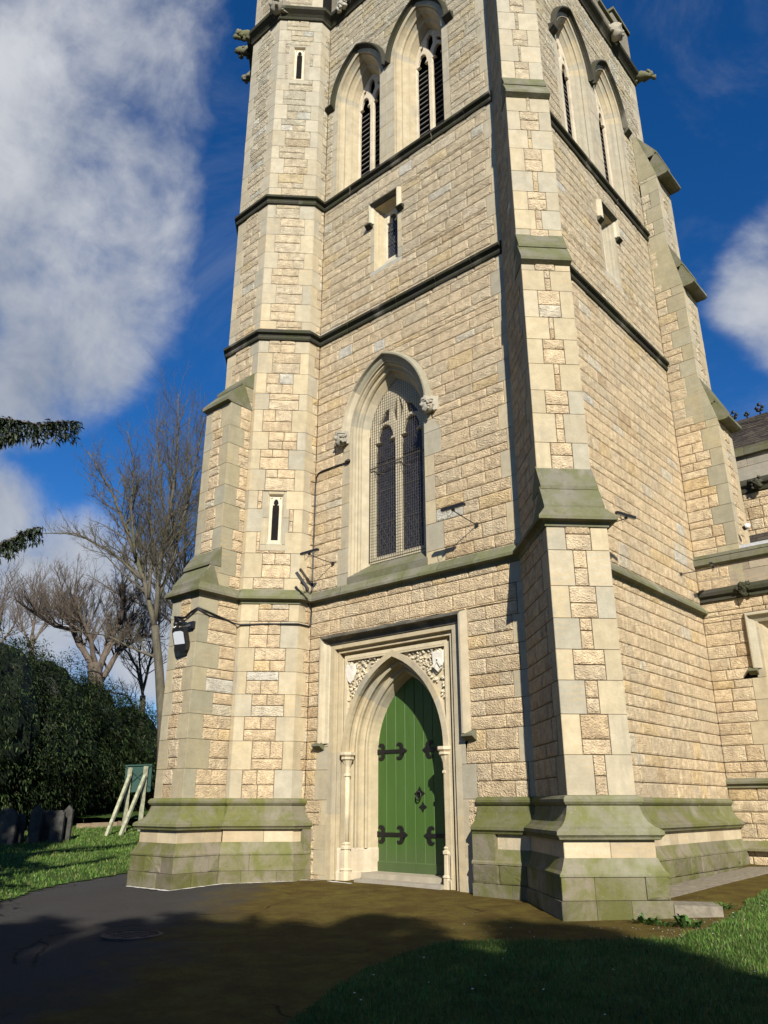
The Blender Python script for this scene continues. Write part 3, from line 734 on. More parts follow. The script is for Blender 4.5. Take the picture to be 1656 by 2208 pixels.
def west_window():
    ww = child('west_window', tower); fr = FR_F; uc = A_win.uc
    rr = random.Random(3); tooth = [rr.choice((0, .03, .22, .02, .2)) for _ in range(80)]
    mb = pair(); jamb_blocks(mb, fr, uc, 1.02, lambda k, s: 1.235+(tooth[k+5]*.5 if s < 0 and True else tooth[k] if s > 0 else 0), 5.32, 8.35, 15)
    jamb_blocks(mb, fr, uc, 1.02, lambda k, s: 1.22, 8.35, 8.72, 16)
    build_pair(mb, 'jamb_stones', WALLM, ww)
    mb = MB(); sweep(mb, fr, [A_win.path(d, 8.715, 16) for d in (.15, .21)], [0, 0], (.55, .48, .33), 0, cap=False, block=blocks(18, 3)); mb.build('voussoirs', M['moulding'], ww)
    prof = [(.21, .0), (.215, .05), (.25, .05), (.27, .10), (.265, .14), (.30, .16), (.335, .155), (.35, .20), (.345, .24), (.38, .27), (.47, .38), (.47, .42)]
    mb = MB(); sweep(mb, fr, [A_win.path(d, 5.45, 16) for d, y in prof], [y for d, y in prof], (.57, .49, .33), 0, block=blocks(17, 3)); mb.build('arch_mouldings', M['moulding'], ww)
    hp = [(-.02, .02), (-.01, -.02), (.05, -.13), (.085, -.13), (.10, -.06), (.16, -.03), (.20, .01)]
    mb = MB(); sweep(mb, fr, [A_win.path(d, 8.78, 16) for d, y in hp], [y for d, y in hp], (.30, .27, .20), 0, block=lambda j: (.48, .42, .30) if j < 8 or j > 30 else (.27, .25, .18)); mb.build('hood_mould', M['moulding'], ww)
    # sloping sill
    mb = MB(); mb.add([(uc-1.05, -.002, 5.32), (uc+1.05, -.002, 5.32), (uc+1.05, -.002, 5.50), (uc+.78, .40, 5.80), (uc-.78, .40, 5.80), (uc-1.05, -.002, 5.50)], [(0, 1, 2, 5), (5, 2, 3, 4)], (.20, .19, .13)); mb.build('sloping_sill', M['weather'], ww)
    # tracery plate: two cusped lights and upper openings
    w = .76; Ai = Arch(uc, 8.70, w, A_win.apex(.47)-8.70); outer = Ai.path(-.02, 5.72, 14)
    l = .305; dx = .365
    holes = [trefoil_light(uc-dx, l, 5.92, 8.30, .62), trefoil_light(uc+dx, l, 5.92, 8.30, .62),
             [(uc-.12, 8.95), (uc-.02, 8.85), (uc-.02, 9.52), (uc-.10, 9.36), (uc-.16, 9.15)], [(uc+.02, 8.85), (uc+.12, 8.95), (uc+.16, 9.15), (uc+.10, 9.36), (uc+.02, 9.52)],
             [(uc-.62, 8.72), (uc-.54, 8.92), (uc-.24, 8.98), (uc-.22, 9.28), (uc-.38, 9.22), (uc-.56, 8.98)], [(uc+.62, 8.72), (uc+.56, 8.98), (uc+.38, 9.22), (uc+.22, 9.28), (uc+.24, 8.98), (uc+.54, 8.92)]]
    flat_shape('tracery', [outer]+holes, .09, (V3(0, .44), V3(1, 0), V3(0, -1)), M['moulding'], ww, .02, (.50, .44, .31))
    mb = MB(); P = Ai.path(0, 5.75, 12); mb.add([(u, .47, z) for u, z in P], [tuple(range(len(P)))]); gl = mb.build('stained_glass', M['stained'], ww)
    mb = MB(); frg = (V3(0, 0), V3(1, 0), V3(0, -1))
    for s in (-1, 1):
        leaded(mb, frg, uc+s*dx-l, uc+s*dx+l, 5.92, 6.65, .15, .462, None, .007)
        leaded(mb, frg, uc+s*dx-l, uc+s*dx+l, 6.7, 8.5, .30, .462, None, .005)
        for z in (6.68, 7.4, 8.1): mb.bar((uc+s*dx-l, .46, z), (uc+s*dx+l, .46, z), .018, .012)
    mb.build('lead_cames', M['lead'], gl)
    # wire guard stretched in front of the tracery
    mb = MB(); r = .0022
    for i in range(26):
        u = uc-w+.02+i*(2*w-.04)/25; zt = None
        z = 9.9
        while z > 5.8 and Ai.half(z) < abs(u-uc): z -= .02
        mb.bar((u, .352, 5.83), (u, .352, z), r*2, r*2)
    z = 5.83
    while z < Ai.apex()-.05:
        h = Ai.half(z)-.005; mb.bar((uc-h, .352, z), (uc+h, .352, z), r*2, r*2); z += .065
    hb = Ai.half(7.95); mb.bar((uc-hb, .348, 7.93), (uc+hb, .348, 7.95), .022, .015)
    for s in (-.6, .12): mb.tube([(uc+s, .345, 7.93), (uc+s+.06, .33, 7.80), (uc+s+.17, .33, 7.74), (uc+s+.26, .345, 7.73)], .007, 5)
    mb.bar((uc-w, .35, 5.84), (uc-w, .35, 8.7), .012, .012); mb.bar((uc-w, .35, 5.84), (uc+w, .35, 5.84), .012, .012)
    mb.build('wire_guard', M['wire'], ww)
    for s, x, z in ((-1, -4.895, 8.66), (1, -2.485, 8.63)): stone_head('carved_king_head', V3(x, -.09, z), V3(-.5 if s < 0 else -.75, -1, 0), .15, ww, crown=True)

def stone_head(name, c, look, r, parent, crown=False, dark=1.):
    """carved corbel head facing `look`: face with brow, nose, eye hollows, beard and crown band"""
    f = look.normalized(); s = f.cross(V3(0, 0, 1)).normalized(); up = s.cross(f)
    mb = MB(); V, Fs = ICO[3]; vs = []
    for p in V:
        x, y, z = p.x, p.y, p.z                          # x side, y forward, z up
        d = 1.0
        q = Vector((x*.80, y*.92, z*1.12))
        if y > 0:
            nose = math.exp(-((x/.14)**2+((z+.02)/.22)**2)); q.y += .38*nose*(.6+.4*max(0, -z*2+.6))
            for ex in (-.32, .32): q.y -= .30*math.exp(-(((x-ex)/.18)**2+((z-.20)/.11)**2))
            q.y += .10*math.exp(-((x/.55)**2+((z-.38)/.09)**2))
            q.y -= .18*math.exp(-((x/.32)**2+((z+.42)/.06)**2))
            q.y += .14*math.exp(-((x/.30)**2+((z+.68)/.18)**2)); q.z -= .12*math.exp(-((x/.4)**2+((z+.9)/.3)**2))
        vs.append(c+(s*q.x+f*q.y+up*q.z)*r)
    col = (.36*dark, .33*dark, .26*dark); mb.add(vs, Fs, col, 0, True)
    if crown:
        n = 18
        for k in range(n):
            a = 2*pi*k/n; b = 2*pi*(k+1)/n
            p = [c+(s*sin(t)*.86+f*cos(t)*.98+up*hh)*r for t, hh in ((a, .52), (b, .52), (b, .85+(.2 if k % 3 == 0 else 0)), (a, .85+(.2 if k % 3 == 0 else 0)))]
            mb.add(p, [(0, 1, 2, 3)], col)
    rng = random.Random(int(c.x*100))
    for k in range(26):
        a = rng.uniform(.9, 2*pi-.9); z = rng.uniform(-.9, .45); mb.blob(c+(s*sin(a)*.85+f*cos(a)*.85+up*z)*r, r*rng.uniform(.14, .24), 1, .2, rng, col)
    mb.obox(c-s*r*.7-f*r*1.6-up*r*.9, s*r*1.4, f*r*1.1, up*r*2.0, col)
    return mb.build(name, M['carving'], parent)
west_window()

def small_window(name, fr, uc, zb, zt, seed, lamp=False):
    """square-headed single light with label mould, splayed jambs and a cusped head"""
    sw = child(name, tower); O, U, N = fr; mb = pair()
    w0 = .36
    jamb_blocks(mb, fr, uc, w0, lambda k, s: .48, zb+.09, zt-.16, seed); build_pair(mb, 'jamb_stones', WALLM, sw); mb = MB()
    stone(mb, [(uc-.48, zb-.02), (uc+.48, zb-.02), (uc+.48, zb+.09), (uc-.48, zb+.09)], fr, (.40, .38, .31), 'ash', random.Random(1)); mb.build('sill_stone', WALLM, sw)
    rp = lambda w, t, z0=zb+.09: [(uc-w, z0), (uc-w, t), (uc+w, t), (uc+w, z0)]
    mb = MB(); pr = [(w0, .0, 0), (.34, .06, .01), (.31, .09, .02), (.30, .13, .03), (.27, .16, .05), (.225, .25, .10)]
    sweep(mb, fr, [rp(w, zt-.14-d, zb+.09+dd*.9) for (w, dd, d) in pr], [dd for w, dd, d in pr], (.58, .51, .36), 0, block=blocks(seed, 1)); mb.build('splayed_jambs', M['moulding'], sw)
    mb = MB(); a = [O+U*(uc+x)-N*d+V3(0, 0, z) for x, d, z in ((-.36, 0, zb+.085), (.36, 0, zb+.085), (.23, .26, zb+.42), (-.23, .26, zb+.42))]; mb.add(a, [(0, 1, 2, 3)], (.40, .38, .30)); mb.build('sloping_sill', M['ashlar'], sw)
    hp = [(.49, .02), (.485, -.01), (.45, -.11), (.42, -.11), (.41, -.05), (.37, -.02), (.36, .01)]
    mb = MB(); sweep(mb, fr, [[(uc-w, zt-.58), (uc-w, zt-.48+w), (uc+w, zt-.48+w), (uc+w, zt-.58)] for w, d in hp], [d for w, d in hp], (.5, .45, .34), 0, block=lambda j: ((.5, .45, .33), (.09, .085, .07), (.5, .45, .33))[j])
    mb.build('label_mould', M['moulding'], sw)
    for s in (-1, 1): drip_return(sw, fr, uc+s*.40, zt-.60, s, .12, .17, .09)
    t = zt-.24; outer = [(uc-.24, zb+.40), (uc+.24, zb+.40), (uc+.24, t), (uc-.24, t)]
    hd = Arch(uc, t-.42, .20, .36)
    lt = trefoil_light(uc, .18, zb+.44, t-.44, .38)
    flat_shape('cusped_head', [outer, lt, [(uc-.21, t-.03), (uc-.21, t-.17), (uc-.10, t-.03)], [(uc+.21, t-.03), (uc+.10, t-.03), (uc+.21, t-.17)]], .06, (O-N*.26, U, N), M['moulding'], sw, .018, (.58, .52, .38))
    mb = MB(); a = [O+U*(uc+x)-N*.285+V3(0, 0, z) for x, z in ((-.24, zb+.4), (.24, zb+.4), (.24, t), (-.24, t))]; mb.add(a, [(0, 1, 2, 3)]); g = mb.build('glass_pane', M['glass'], sw)
    mb = MB(); leaded(mb, fr, uc-.165, uc+.165, zb+.44, t-.25, .085, .275, None, .008)
    for z in (zb+.85, zb+1.25): p = O+U*(uc-.18)-N*.27+V3(0, 0, z); mb.bar(p, p+U*.36, .018, .014)
    mb.build('lead_cames', M['lead'], g)
small_window('ringing_chamber_window', FR_F, -3.68, 12.63, 14.66, 51)
small_window('ringing_chamber_window', FR_R, rc, 12.63, 14.72, 52)

def belfry(name, fr, A, seed, inner, kd=1.):
    bw = child(name, tower); O, U, N = fr; uc = A.uc; z0 = 15.60
    mb = pair(); jamb_blocks(mb, fr, uc, A.w-.24, lambda k, s: (A.w if s == inner else A.w-.055), z0, A.zs, seed); build_pair(mb, 'jamb_stones', WALLM, bw)
    mb = MB(); sweep(mb, fr, [A.path(d, A.zs, 16) for d in (.06, .24)], [0, 0], (.55, .48, .33), 0, cap=False, block=blocks(seed, 2, 13)); mb.build('voussoirs', M['moulding'], bw)
    prof = [(.24, .0), (.245, .06), (.27, .05), (.30, .13), (.34, .17), (.335, .22), (.38, .30), (.44, .33), (.45, .38), (.50, .50), (.50, .62)]; prof = [(a, b*kd) for a, b in prof]
    mb = MB(); sweep(mb, fr, [A.path(d, z0, 16) for d, y in prof], [y for d, y in prof], (.56, .49, .35), 0, block=blocks(seed, 2, 13)); mb.build('arch_mouldings', M['moulding'], bw)
    hp = [(-.015, .02), (.0, -.02), (.045, -.13), (.08, -.13), (.09, -.05), (.13, .01)]
    mb = MB(); sweep(mb, fr, [A.path(d, A.zs-.0, 16) for d, y in hp], [y for d, y in hp], (.12, .115, .09), 0); mb.build('hood_mould', M['sooty'], bw)
    w = .50; h = A.apex(.50)-A.zs; Ai = Arch(uc, A.zs, w, h); zs = A.zs-.28; l = .205; dx = .25
    outer = Ai.path(-.02, z0-.05, 12)
    holes = [trefoil_light(uc-dx, l, z0-.02, zs, .56), trefoil_light(uc+dx, l, z0-.02, zs, .56),
             [(uc, zs+.46), (uc+.12, zs+.70), (uc+.10, zs+.98), (uc, zs+1.10), (uc-.10, zs+.98), (uc-.12, zs+.70)],
             [(uc-.43, zs+.50), (uc-.22, zs+.68), (uc-.18, zs+.84), (uc-.32, zs+.78)], [(uc+.43, zs+.50), (uc+.32, zs+.78), (uc+.18, zs+.84), (uc+.22, zs+.68)]]
    flat_shape('tracery', [outer]+holes,   .09, (O-N*(.52*kd+.045), U, N), M['moulding'], bw, .02, (.55, .48, .36))
    mb = MB(); z = z0+.05
    while z < A.zs-.2:
        p = O+U*(uc-w)-N*(.52*kd+.10)+V3(0, 0, z); mb.obox(p, U*2*w, -N*.20+V3(0, 0, .17), V3(0, 0, .028), (1, 1, 1)); z += .165
    mb.build('louvres', M['louvre'], bw)
    mb = MB(); P = Ai.path(-.05, z0-.1, 8); mb.add([O+U*u-N*.96+V3(0, 0, z) for u, z in P], [tuple(range(len(P)))]); mb.build('dark_backing', M['dark'], bw)
    return bw
for A, i in zip(BELF, (1, -1)): belfry('belfry_window', FR_F, A, 61, i)
for A, i in zip(BELR, (1, -1)): belfry('belfry_window', FR_R, A, 63, i, .62)
for fr, L in ((FR_F, ((-5.60, 18.86), (-1.66, 18.86))), (FR_R, ((1.95, 18.93), (6.06, 18.93)))):
    for u, z in L:
        drip_return(tower, fr, u+(.10 if u in (-5.60, 1.95) else -.10), z, -1 if u in (-5.60, 1.95) else 1, .15, .24, .14)

# ---- stair turret
turret = child('stair_turret', tower)
TD = (V3(T1[0], T1[1]), V3(S, S), V3(S, -S)); TDW = 1.18
def turret_build():
    tw = [dict(z0=6.20, z1=7.56, f=lambda z, k: (.59-.30, .59+.30)), dict(z0=19.58, z1=21.02, f=lambda z, k: (.59-.27, .59+.27))]
    mb = MB(); face_wall(mb, TD, 0, TDW, .6, 22.1, qf(.34, .21, 71), qf(.34, .21, 72, 1), tw, 73)
    fr = (V3(*T0), V3(0, 1), V3(1, 0)); face_wall(mb, fr, 0, .345, .6, 22.1, qf(.18, .27, 74), None, (), 75)
    fr = (V3(*T2), V3(1, 0), V3(0, -1)); face_wall(mb, fr, 0, 1.18, .6, 22.1, qf(.22, .34, 76), qf(.34, .22, 77, 1), (), 78)
    fr = (V3(*T3), V3(S, -S), V3(-S, -S)); face_wall(mb, fr, 0, 1.18, .6, 22.1, qf(.22, .34, 79), qf(.34, .22, 80), (), 81)
    fr = (V3(*T4), V3(0, -1), V3(-1, 0)); face_wall(mb, fr, 0, 1.18, .6, 22.1, qf(.22, .34, 82), qf(.34, .22, 83), (), 84)
    fr = (V3(*T5), V3(-S, -S), V3(-S, S)); face_wall(mb, fr, 0, 1.18, .6, 22.1, qf(.22, .34, 85), qf(.34, .22, 86), (), 87)
    mb.build('turret_walls', WALLM, turret)
    mb = MB(); mb.lathe(V3(-7.195, .247), [(1.46, -.3), (1.46, 24.4)], 8, (1, 1, 1), 0, False, pi/8)
    mb.v = [p for p in mb.v]; mb.build('turret_core', M['dark'], turret)
    # slit windows
    for zb, zt in ((6.20, 7.56), (19.58, 21.02)):
        sl = child('slit_window', turret); fr = TD; uc = .59; O, U, N = fr
        mb = MB(); rng = random.Random(9)
        zm = zb+.75
        for a, b, o in ((zb, zb+.14, .30), (zb+.14, zm, .30), (zm, zt, .30)):
            for s in (-1, 1):
                if a == zb: continue
                u0, u1 = sorted((uc+s*.17, uc+s*o)); stone(mb, [(u0, a), (u1, a), (u1, b), (u0, b)], fr, col_ash(rng, a), 'ash', rng)
        stone(mb, [(uc-.30, zb), (uc+.30, zb), (uc+.30, zb+.14), (uc-.30, zb+.14)], fr, col_ash(rng, zb), 'ash', rng)
        stone(mb, [(uc-.17, zt-.06), (uc+.17, zt-.06), (uc+.17, zt), (uc-.17, zt)], fr, col_ash(rng, zb), 'ash', rng)
        mb.build('window_surround', WALLM, sl)
        rp = lambda w, t, z0: [(uc-w, z0), (uc-w, t), (uc+w, t), (uc+w, z0)]
        mb = MB(); sweep(mb, fr, [rp(.172, zt-.06, zb+.13), rp(.155, zt-.075, zb+.13), rp(.145, zt-.085, zb+.15), rp(.10, zt-.12, zb+.24)], [0., .02, .05, .10], (.57, .5, .36), 0); mb.build('splayed_jambs', M['moulding'], sl)
        mb = MB(); mb.add([O+U*(uc+x)-N*d+V3(0, 0, z) for x, d, z in ((-.17, 0, zb+.14), (.17, 0, zb+.14), (.11, .1, zb+.25), (-.11, .1, zb+.25))], [(0, 1, 2, 3)], (.45, .41, .31)); mb.build('sloping_sill', M['ashlar'], sl)
        t = zt-.10; flat_shape('cusped_head', [[(uc-.13, zb+.22), (uc+.13, zb+.22), (uc+.13, t), (uc-.13, t)], trefoil_light(uc, .082, zb+.25, t-.27, .22), [(uc-.115, t-.015), (uc-.115, t-.09), (uc-.05, t-.015)], [(uc+.115, t-.015), (uc+.05, t-.015), (uc+.115, t-.09)]], .06, (O-N*.10, U, N), M['moulding'], sl, .012, (.57, .51, .38))
        mb = MB(); mb.add([O+U*(uc+x)-N*.118+V3(0, 0, z) for x, z in ((-.12, zb+.2), (.12, zb+.2), (.12, t-.2), (-.12, t-.2))], [(0, 1, 2, 3)]); g = mb.build('glass_pane', M['bluish'], sl)
        mb = MB(); leaded(mb, fr, uc-.082, uc+.082, zb+.25, t-.26, .075, .112, None, .006); mb.build('lead_cames', M['lead'], g)
    # buttress on the turret
    tb = child('turret_buttress', turret)
    mb = MB(); w = LBX1-LBX0
    for y, z0, z1 in ((LBY1, .6, 5.3), (LBY2, 5.3, 9.75)):
        fr = (V3(LBX0, y), V3(1, 0), V3(0, -1)); face_wall(mb, fr, 0, w, z0, z1, qf(.30, .22, 91), qf(.24, .34, 92), (), 93+int(z0), green=.28)
        d = -1.178-y
        fr = (V3(LBX1, y), V3(0, 1), V3(1, 0)); face_wall(mb, fr, 0, d, z0, z1, qf(.30, .52 if d > .8 else .40, 94, 1), None, (), 95+int(z0), green=.5)
        fr = (V3(LBX0, -1.178), V3(0, -1), V3(-1, 0)); face_wall(mb, fr, 0, d, z0, z1, None, qf(.30, .45, 96), (), 97+int(z0))
    # side cheeks of the weatherings
    rng = random.Random(4)
    for x, n in ((LBX1, 1),):
        fr = (V3(x, 0), V3(0, 1), V3(1, 0))
        stone(mb, [(LBY2, 9.75), (-1.178, 9.75), (-1.178, 10.50)], fr, col_ash(rng, 0, 0, .7), 'ash', rng)
        stone(mb, [(LBY1, 5.36), (LBY2, 5.36), (LBY2, 6.15)], fr, col_ash(rng, 0, 0, .7), 'ash', rng)
    mb.build('buttress_faces', WALLM, tb)
    mb = MB()
    def slope(P, x0, x1):                                # P = side profile (y,z) extruded in x
        mb = MB(); n = len(P); mb.add([(x0, y, z) for y, z in P]+[(x1, y, z) for y, z in P], [(i, (i+1) % n, n+(i+1) % n, n+i) for i in range(n)]+[tuple(range(n)), tuple(range(2*n-1, n-1, -1))], (.2, .2, .14)); mb.build('weathering', M['weather'], tb)
    slope([(-1.72, 6.18), (-1.98, 5.80), (-1.98, 5.74), (-1.7, 5.74)], LBX0-.015, LBX1+.012); slope([(-1.9, 5.78), (-2.20, 5.38), (-2.20, 5.30), (-1.7, 5.30)], LBX0-.02, LBX1+.014)
    slope([(-1.17, 10.54), (-1.50, 10.16), (-1.50, 10.10), (-1.17, 10.10)], LBX0-.02, LBX1+.012); slope([(-1.45, 10.14), (-1.86, 9.66), (-1.86, 9.58), (-1.74, 9.55), (-1.17, 9.55)], LBX0-.025, LBX1+.015)
turret_build()

# ---- diagonal corner buttress
def corner_buttress():
    cb = child('corner_buttress', tower); mb = MB()
    st = [(BD[0], BH[0], .6, 5.25), (BD[1], BH[1], 5.25, 10.15), (BD[2], BH[2], 10.15, 14.32), (BD[3], BH[3], 14.32, 21.5)]
    for i, (D, h, z0, z1) in enumerate(st):
        p = diag(D, -h); fr = (V3(*p), V3(S, S), V3(S, -S)); face_wall(mb, fr, 0, 2*h, z0, z1, qf(.25, .39, 101+i, i), qf(.25, .38, 105+i, i), (), 110+i)
        L = D+h                                        # left cheek runs back to the tower face
        fr = (V3(p[0]-S*L, p[1]+S*L), V3(S, -S), V3(-S, -S)); face_wall(mb, fr, 0, L, z0, z1, None, qf(.22, .40, 120+i), (), 125+i, dark=.25)  # cheek stones tinted darker, so part of its shade is in the colour
        q = diag(D, h); fr = (V3(*q), V3(-S, S), V3(S, S)); face_wall(mb, fr, 0, L, z0, z1, qf(.40, .22, 130+i), None, (), 135+i)
    mb.build('buttress_faces', WALLM, cb)
    mb = MB()
    def slope(P, h):                                   # (D,z) profile across the width
        mb = MB(); n = len(P); vs = [(*diag(D, -h), z) for D, z in P]+[(*diag(D, h), z) for D, z in P]
        mb.add(vs, [(i, (i+1) % n, n+(i+1) % n, n+i) for i in range(n)]+[tuple(range(n)), tuple(range(2*n-1, n-1, -1))], (.2, .2, .14)); mb.build('weathering', M['weather'], cb)
    slope([(.84, 6.20), (1.06, 5.79), (1.06, 5.73), (.5, 5.73)], .452); slope([(1.03, 5.77), (1.22, 5.40), (1.22, 5.33), (.5, 5.33)], .466)
    slope([(.63, 10.98), (.80, 10.60), (.80, 10.54), (.4, 10.54)], .440); slope([(.76, 10.58), (.95, 10.21), (.95, 10.15), (.87, 10.10), (.4, 10.10)], .452)
    slope([(.45, 15.08), (.60, 14.77), (.60, 14.71), (.3, 14.71)], .435); slope([(.56, 14.75), (.75, 14.40), (.75, 14.34), (.66, 14.28), (.3, 14.28)], .447)
    # solid heart
    mb = MB(); a, b = diag(-.6, -.40), diag(-.6, .40)
    for D, z0, z1 in ((1.19, -.3, 5.3), (.82, 5.3, 10.2), (.61, 10.2, 14.4), (.43, 14.4, 21.6)):
        P = [diag(-.5, -.40), diag(D, -.40), diag(D, .40), diag(-.5, .40)]; mb.add([(x, y, z) for z in (z0, z1) for x, y in P], [(0, 1, 5, 4), (1, 2, 6, 5), (2, 3, 7, 6), (3, 0, 4, 7), (4, 5, 6, 7)])
    mb.build('buttress_core', M['dark'], cb)
corner_buttress()

def rear_buttress():
    rb = child('rear_buttress', tower); mb = MB(); y0, y1 = 6.53, 7.45
    for i, (x, z0, z1) in enumerate(((1.02, 5.3, 9.75), (.735, 9.75, 13.70), (.515, 13.70, 17.45))):
        fr = (V3(0, y0), V3(1, 0), V3(0, -1)); face_wall(mb, fr, 0, x, z0, z1, None, qf(.28, .44, 141+i), (), 145+i, green=.45)
        fr = (V3(x, y0), V3(0, 1), V3(1, 0)); face_wall(mb, fr, 0, y1-y0, z0, z1, qf(.24, .34, 151+i), qf(.34, .24, 155+i), (), 158+i)
    rng = random.Random(2); fr = (V3(0, y0), V3(1, 0), V3(0, -1))
    for P in ([(0, 9.75), (1.02, 9.75), (.735, 11.02), (0, 11.02)], [(0, 13.7), (.735, 13.7), (.515, 15.1), (0, 15.1)], [(0, 17.45), (.515, 17.45), (.1, 19.1), (0, 19.1)]):
        stone(mb, P, (V3(0, y0-.002), V3(1, 0), V3(0, -1)), col_ash(rng, 0, 0, .6), 'ash', rng)
    mb.build('buttress_faces', WALLM, rb); mb = MB()
    def slope(P): mb = MB(); n = len(P); mb.add([(x, y0+.004, z) for x, z in P]+[(x, y1+.015, z) for x, z in P], [(i, (i+1) % n, n+(i+1) % n, n+i) for i in range(n)]+[tuple(range(n)), tuple(range(2*n-1, n-1, -1))]); mb.build('weathering', M['weather'], rb)
    for a, b, c, d in (((.70, 11.05), (1.06, 10.22), (1.02, 10.20), (1.20, 9.77)), ((.49, 15.15), (.82, 14.32), (.78, 14.30), (.95, 13.72)), ((.06, 19.14), (.62, 18.20), (.58, 18.2), (.76, 17.45))):
        slope([a, b, (b[0], b[1]-.07), (a[0]-.05, b[1]-.07)]); slope([c, (d[0]+.07, d[1]), (d[0]+.07, d[1]-.07), (d[0]+.02, d[1]-.11), (a[0]-.1, d[1]-.11)])
    mb = MB(); mb.box((-.3, y0+.05, -.3), (.45, y1-.05, 17.5)); mb.box((.3, y0+.05, -.3), (.69, y1-.05, 13.7)); mb.box((.6, y0+.05, -.3), (.97, y1-.05, 9.8)); mb.build('buttress_core', M['dark'], rb)
rear_buttress()

# ---- string courses, plinth, cornice, parapet
LB_LINE = [(LBX0, -1.178), (LBX0, LBY1), (LBX1, LBY1), (LBX1, -1.178), T1, T0, (T0[0], 0)]
BUT = [(-H1/S, 0), diag(BD[0], -H1), diag(BD[0], H1), (0, H1/S)]
def trims():
    p1 = [(-.02, 5.03), (.025, 5.045), (.035, 5.10), (.06, 5.12), (.135, 5.13), (.135, 5.18), (-.01, 5.37)]
    mb = MB(); plan_sweep(mb, LB_LINE+BUT+[(0, 6.53)], p1, (.2, .19, .13)); mb.build('lower_string_course', M['weather'], tower)
    for nm, zb in (('middle_string_course', 11.38), ('upper_string_course', 15.40)):
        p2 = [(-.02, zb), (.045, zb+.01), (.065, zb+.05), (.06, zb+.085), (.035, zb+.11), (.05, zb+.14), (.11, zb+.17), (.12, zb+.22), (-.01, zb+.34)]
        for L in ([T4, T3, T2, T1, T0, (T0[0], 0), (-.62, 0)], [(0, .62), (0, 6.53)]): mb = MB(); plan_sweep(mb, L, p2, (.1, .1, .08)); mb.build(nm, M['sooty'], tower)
    tor = [(-.01, 1.285), (.045, 1.27), (.07, 1.235), (.07, 1.20), (.045, 1.165), (.02, 1.15), (.03, 1.12), (.05, 1.04), (.09, .96), (.15, .90), (.205, .87), (.238, .845), (.242, .80), (.225, .785), (.21, .77), (.20, .745), (.16, .735), (.12, .735)]
    low = [(.10, .535), (.145, .525), (.165, .47), (.205, .38), (.24, .345), (.24, .315), (.225, .31)]
    lines = (LB_LINE, [(-1.72, 0)]+BUT+[(0, 6.53)])
    for L in lines:
        mb = MB(); mb2 = MB(); plan_sweep(mb, L, tor, (.2, .2, .14)); plan_sweep(mb2, L, low, (.2, .2, .14))
        mb.build('plinth_moulding', M['algae'], tower); mb2.build('plinth_weathering', M['base'], tower)
    # recessed ashlar course and the base blocks
    rng = random.Random(77)
    for L in lines:
        mb = MB(); mbb = MB()
        for (off, za, zb, kind) in ((.135, .50, .76, 0), (.225, .045, .33, 1), (.24, -.45, .045, 2)):
            n = len(L); O = []
            for i in range(n):
                def nr(a, b): d = Vector((b[0]-a[0], b[1]-a[1])).normalized(); return Vector((d.y, -d.x))
                if i == 0: m = nr(L[0], L[1])
                elif i == n-1: m = nr(L[-2], L[-1])
                else: a, b = nr(L[i-1], L[i]), nr(L[i], L[i+1]); m = (a+b)/max(.2, 1+a.dot(b))
                O.append(Vector(L[i])+m*off)
            for i in range(n-1):
                a, b = O[i], O[i+1]; d = (b-a); ln = d.length
                if ln < .02: continue
                d.normalize(); fr = (V3(a.x, a.y), V3(d.x, d.y), V3(d.y, -d.x))
                for x0, x1 in zip(*(lambda xs: (xs, xs[1:]))(split_len(rng, 0, ln, .35, .85))):
                    if kind == 0: c = (.50, .42, .28) if rng.random() < .5 else (.42, .34, .22)
                    else: c = (.17*rng.uniform(.8, 1.2),)*3
                    if kind == 0: stone(mb, [(x0, za), (x1, za), (x1, zb), (x0, zb)], fr, c, 'ash', rng)
                    elif kind: g = rng.uniform(.80, 1.12)*(1.0 if kind == 1 else .86); stone(mbb, [(x0, za), (x1, za), (x1, zb), (x0, zb)], fr, (g, g*rng.uniform(.97, 1.02), g*rng.uniform(.9, 1.05)), 'ash' if rng.random() < .65 else 'rock', rng)
                    else:
                        g = rng.uniform(0, 1); cc = (.235-.045*g, .215-.015*g, .155-.05*g); stone(mb, [(x0, za), (x1, za), (x1, zb), (x0, zb)], fr, (lambda k: tuple(t*k for t in cc))(rng.uniform(.82, 1.1)), 'ash' if rng.random() < .6 else 'rock', rng)
        mb.build('plinth_course', WALLM, tower); mbb.build('plinth_base', [M['mortar'], M['base'], M['base']], tower)
    for a, b in (((-1.705, -.22, -.4), (-1.3, .02, .74)), ((-5.80, -.2, -.4), (-5.545, .02, .74))): mb = MB(); mb.box(a, b); mb.build('plinth_end', M['base'], tower)
    # cornice and parapet
    cor = [(-.02, 21.95), (.05, 21.97), (.07, 22.02), (.05, 22.06), (.10, 22.12), (.20, 22.20), (.22, 22.28), (-.05, 22.50)]
    mb = MB(); plan_sweep(mb, [T5, T4, T3, T2, T1, T0, (T0[0], 0), (0, 0), (0, 7.5), (-7.5, 7.5), (-7.5, 1.4)], cor, (.1, .1, .08)); mb.build('cornice', M['sooty'], tower)
    mb = MB(); rng = random.Random(6)
    def para(a, b, merl=True):
        a, b = Vector(a), Vector(b); d = b-a; L = d.length; d.normalize(); nn = Vector((d.y, -d.x)); fr = (V3(a.x, a.y), V3(d.x, d.y), V3(nn.x, nn.y))
        for za, zb in ((22.4, 22.9), (22.9, 23.4)):
            xs = split_len(rng, 0, L, .6, 1.2)
            for x0, x1 in zip(xs, xs[1:]): stone(mb, [(x0, za), (x1, za), (x1, zb), (x0, zb)], fr, tuple(x*.55 for x in col_ash(rng, 22)), 'ash', rng)
        n = max(1, int(L/1.9)); w = L/(2*n+1) if n > 1 else L*.5
        x = 0
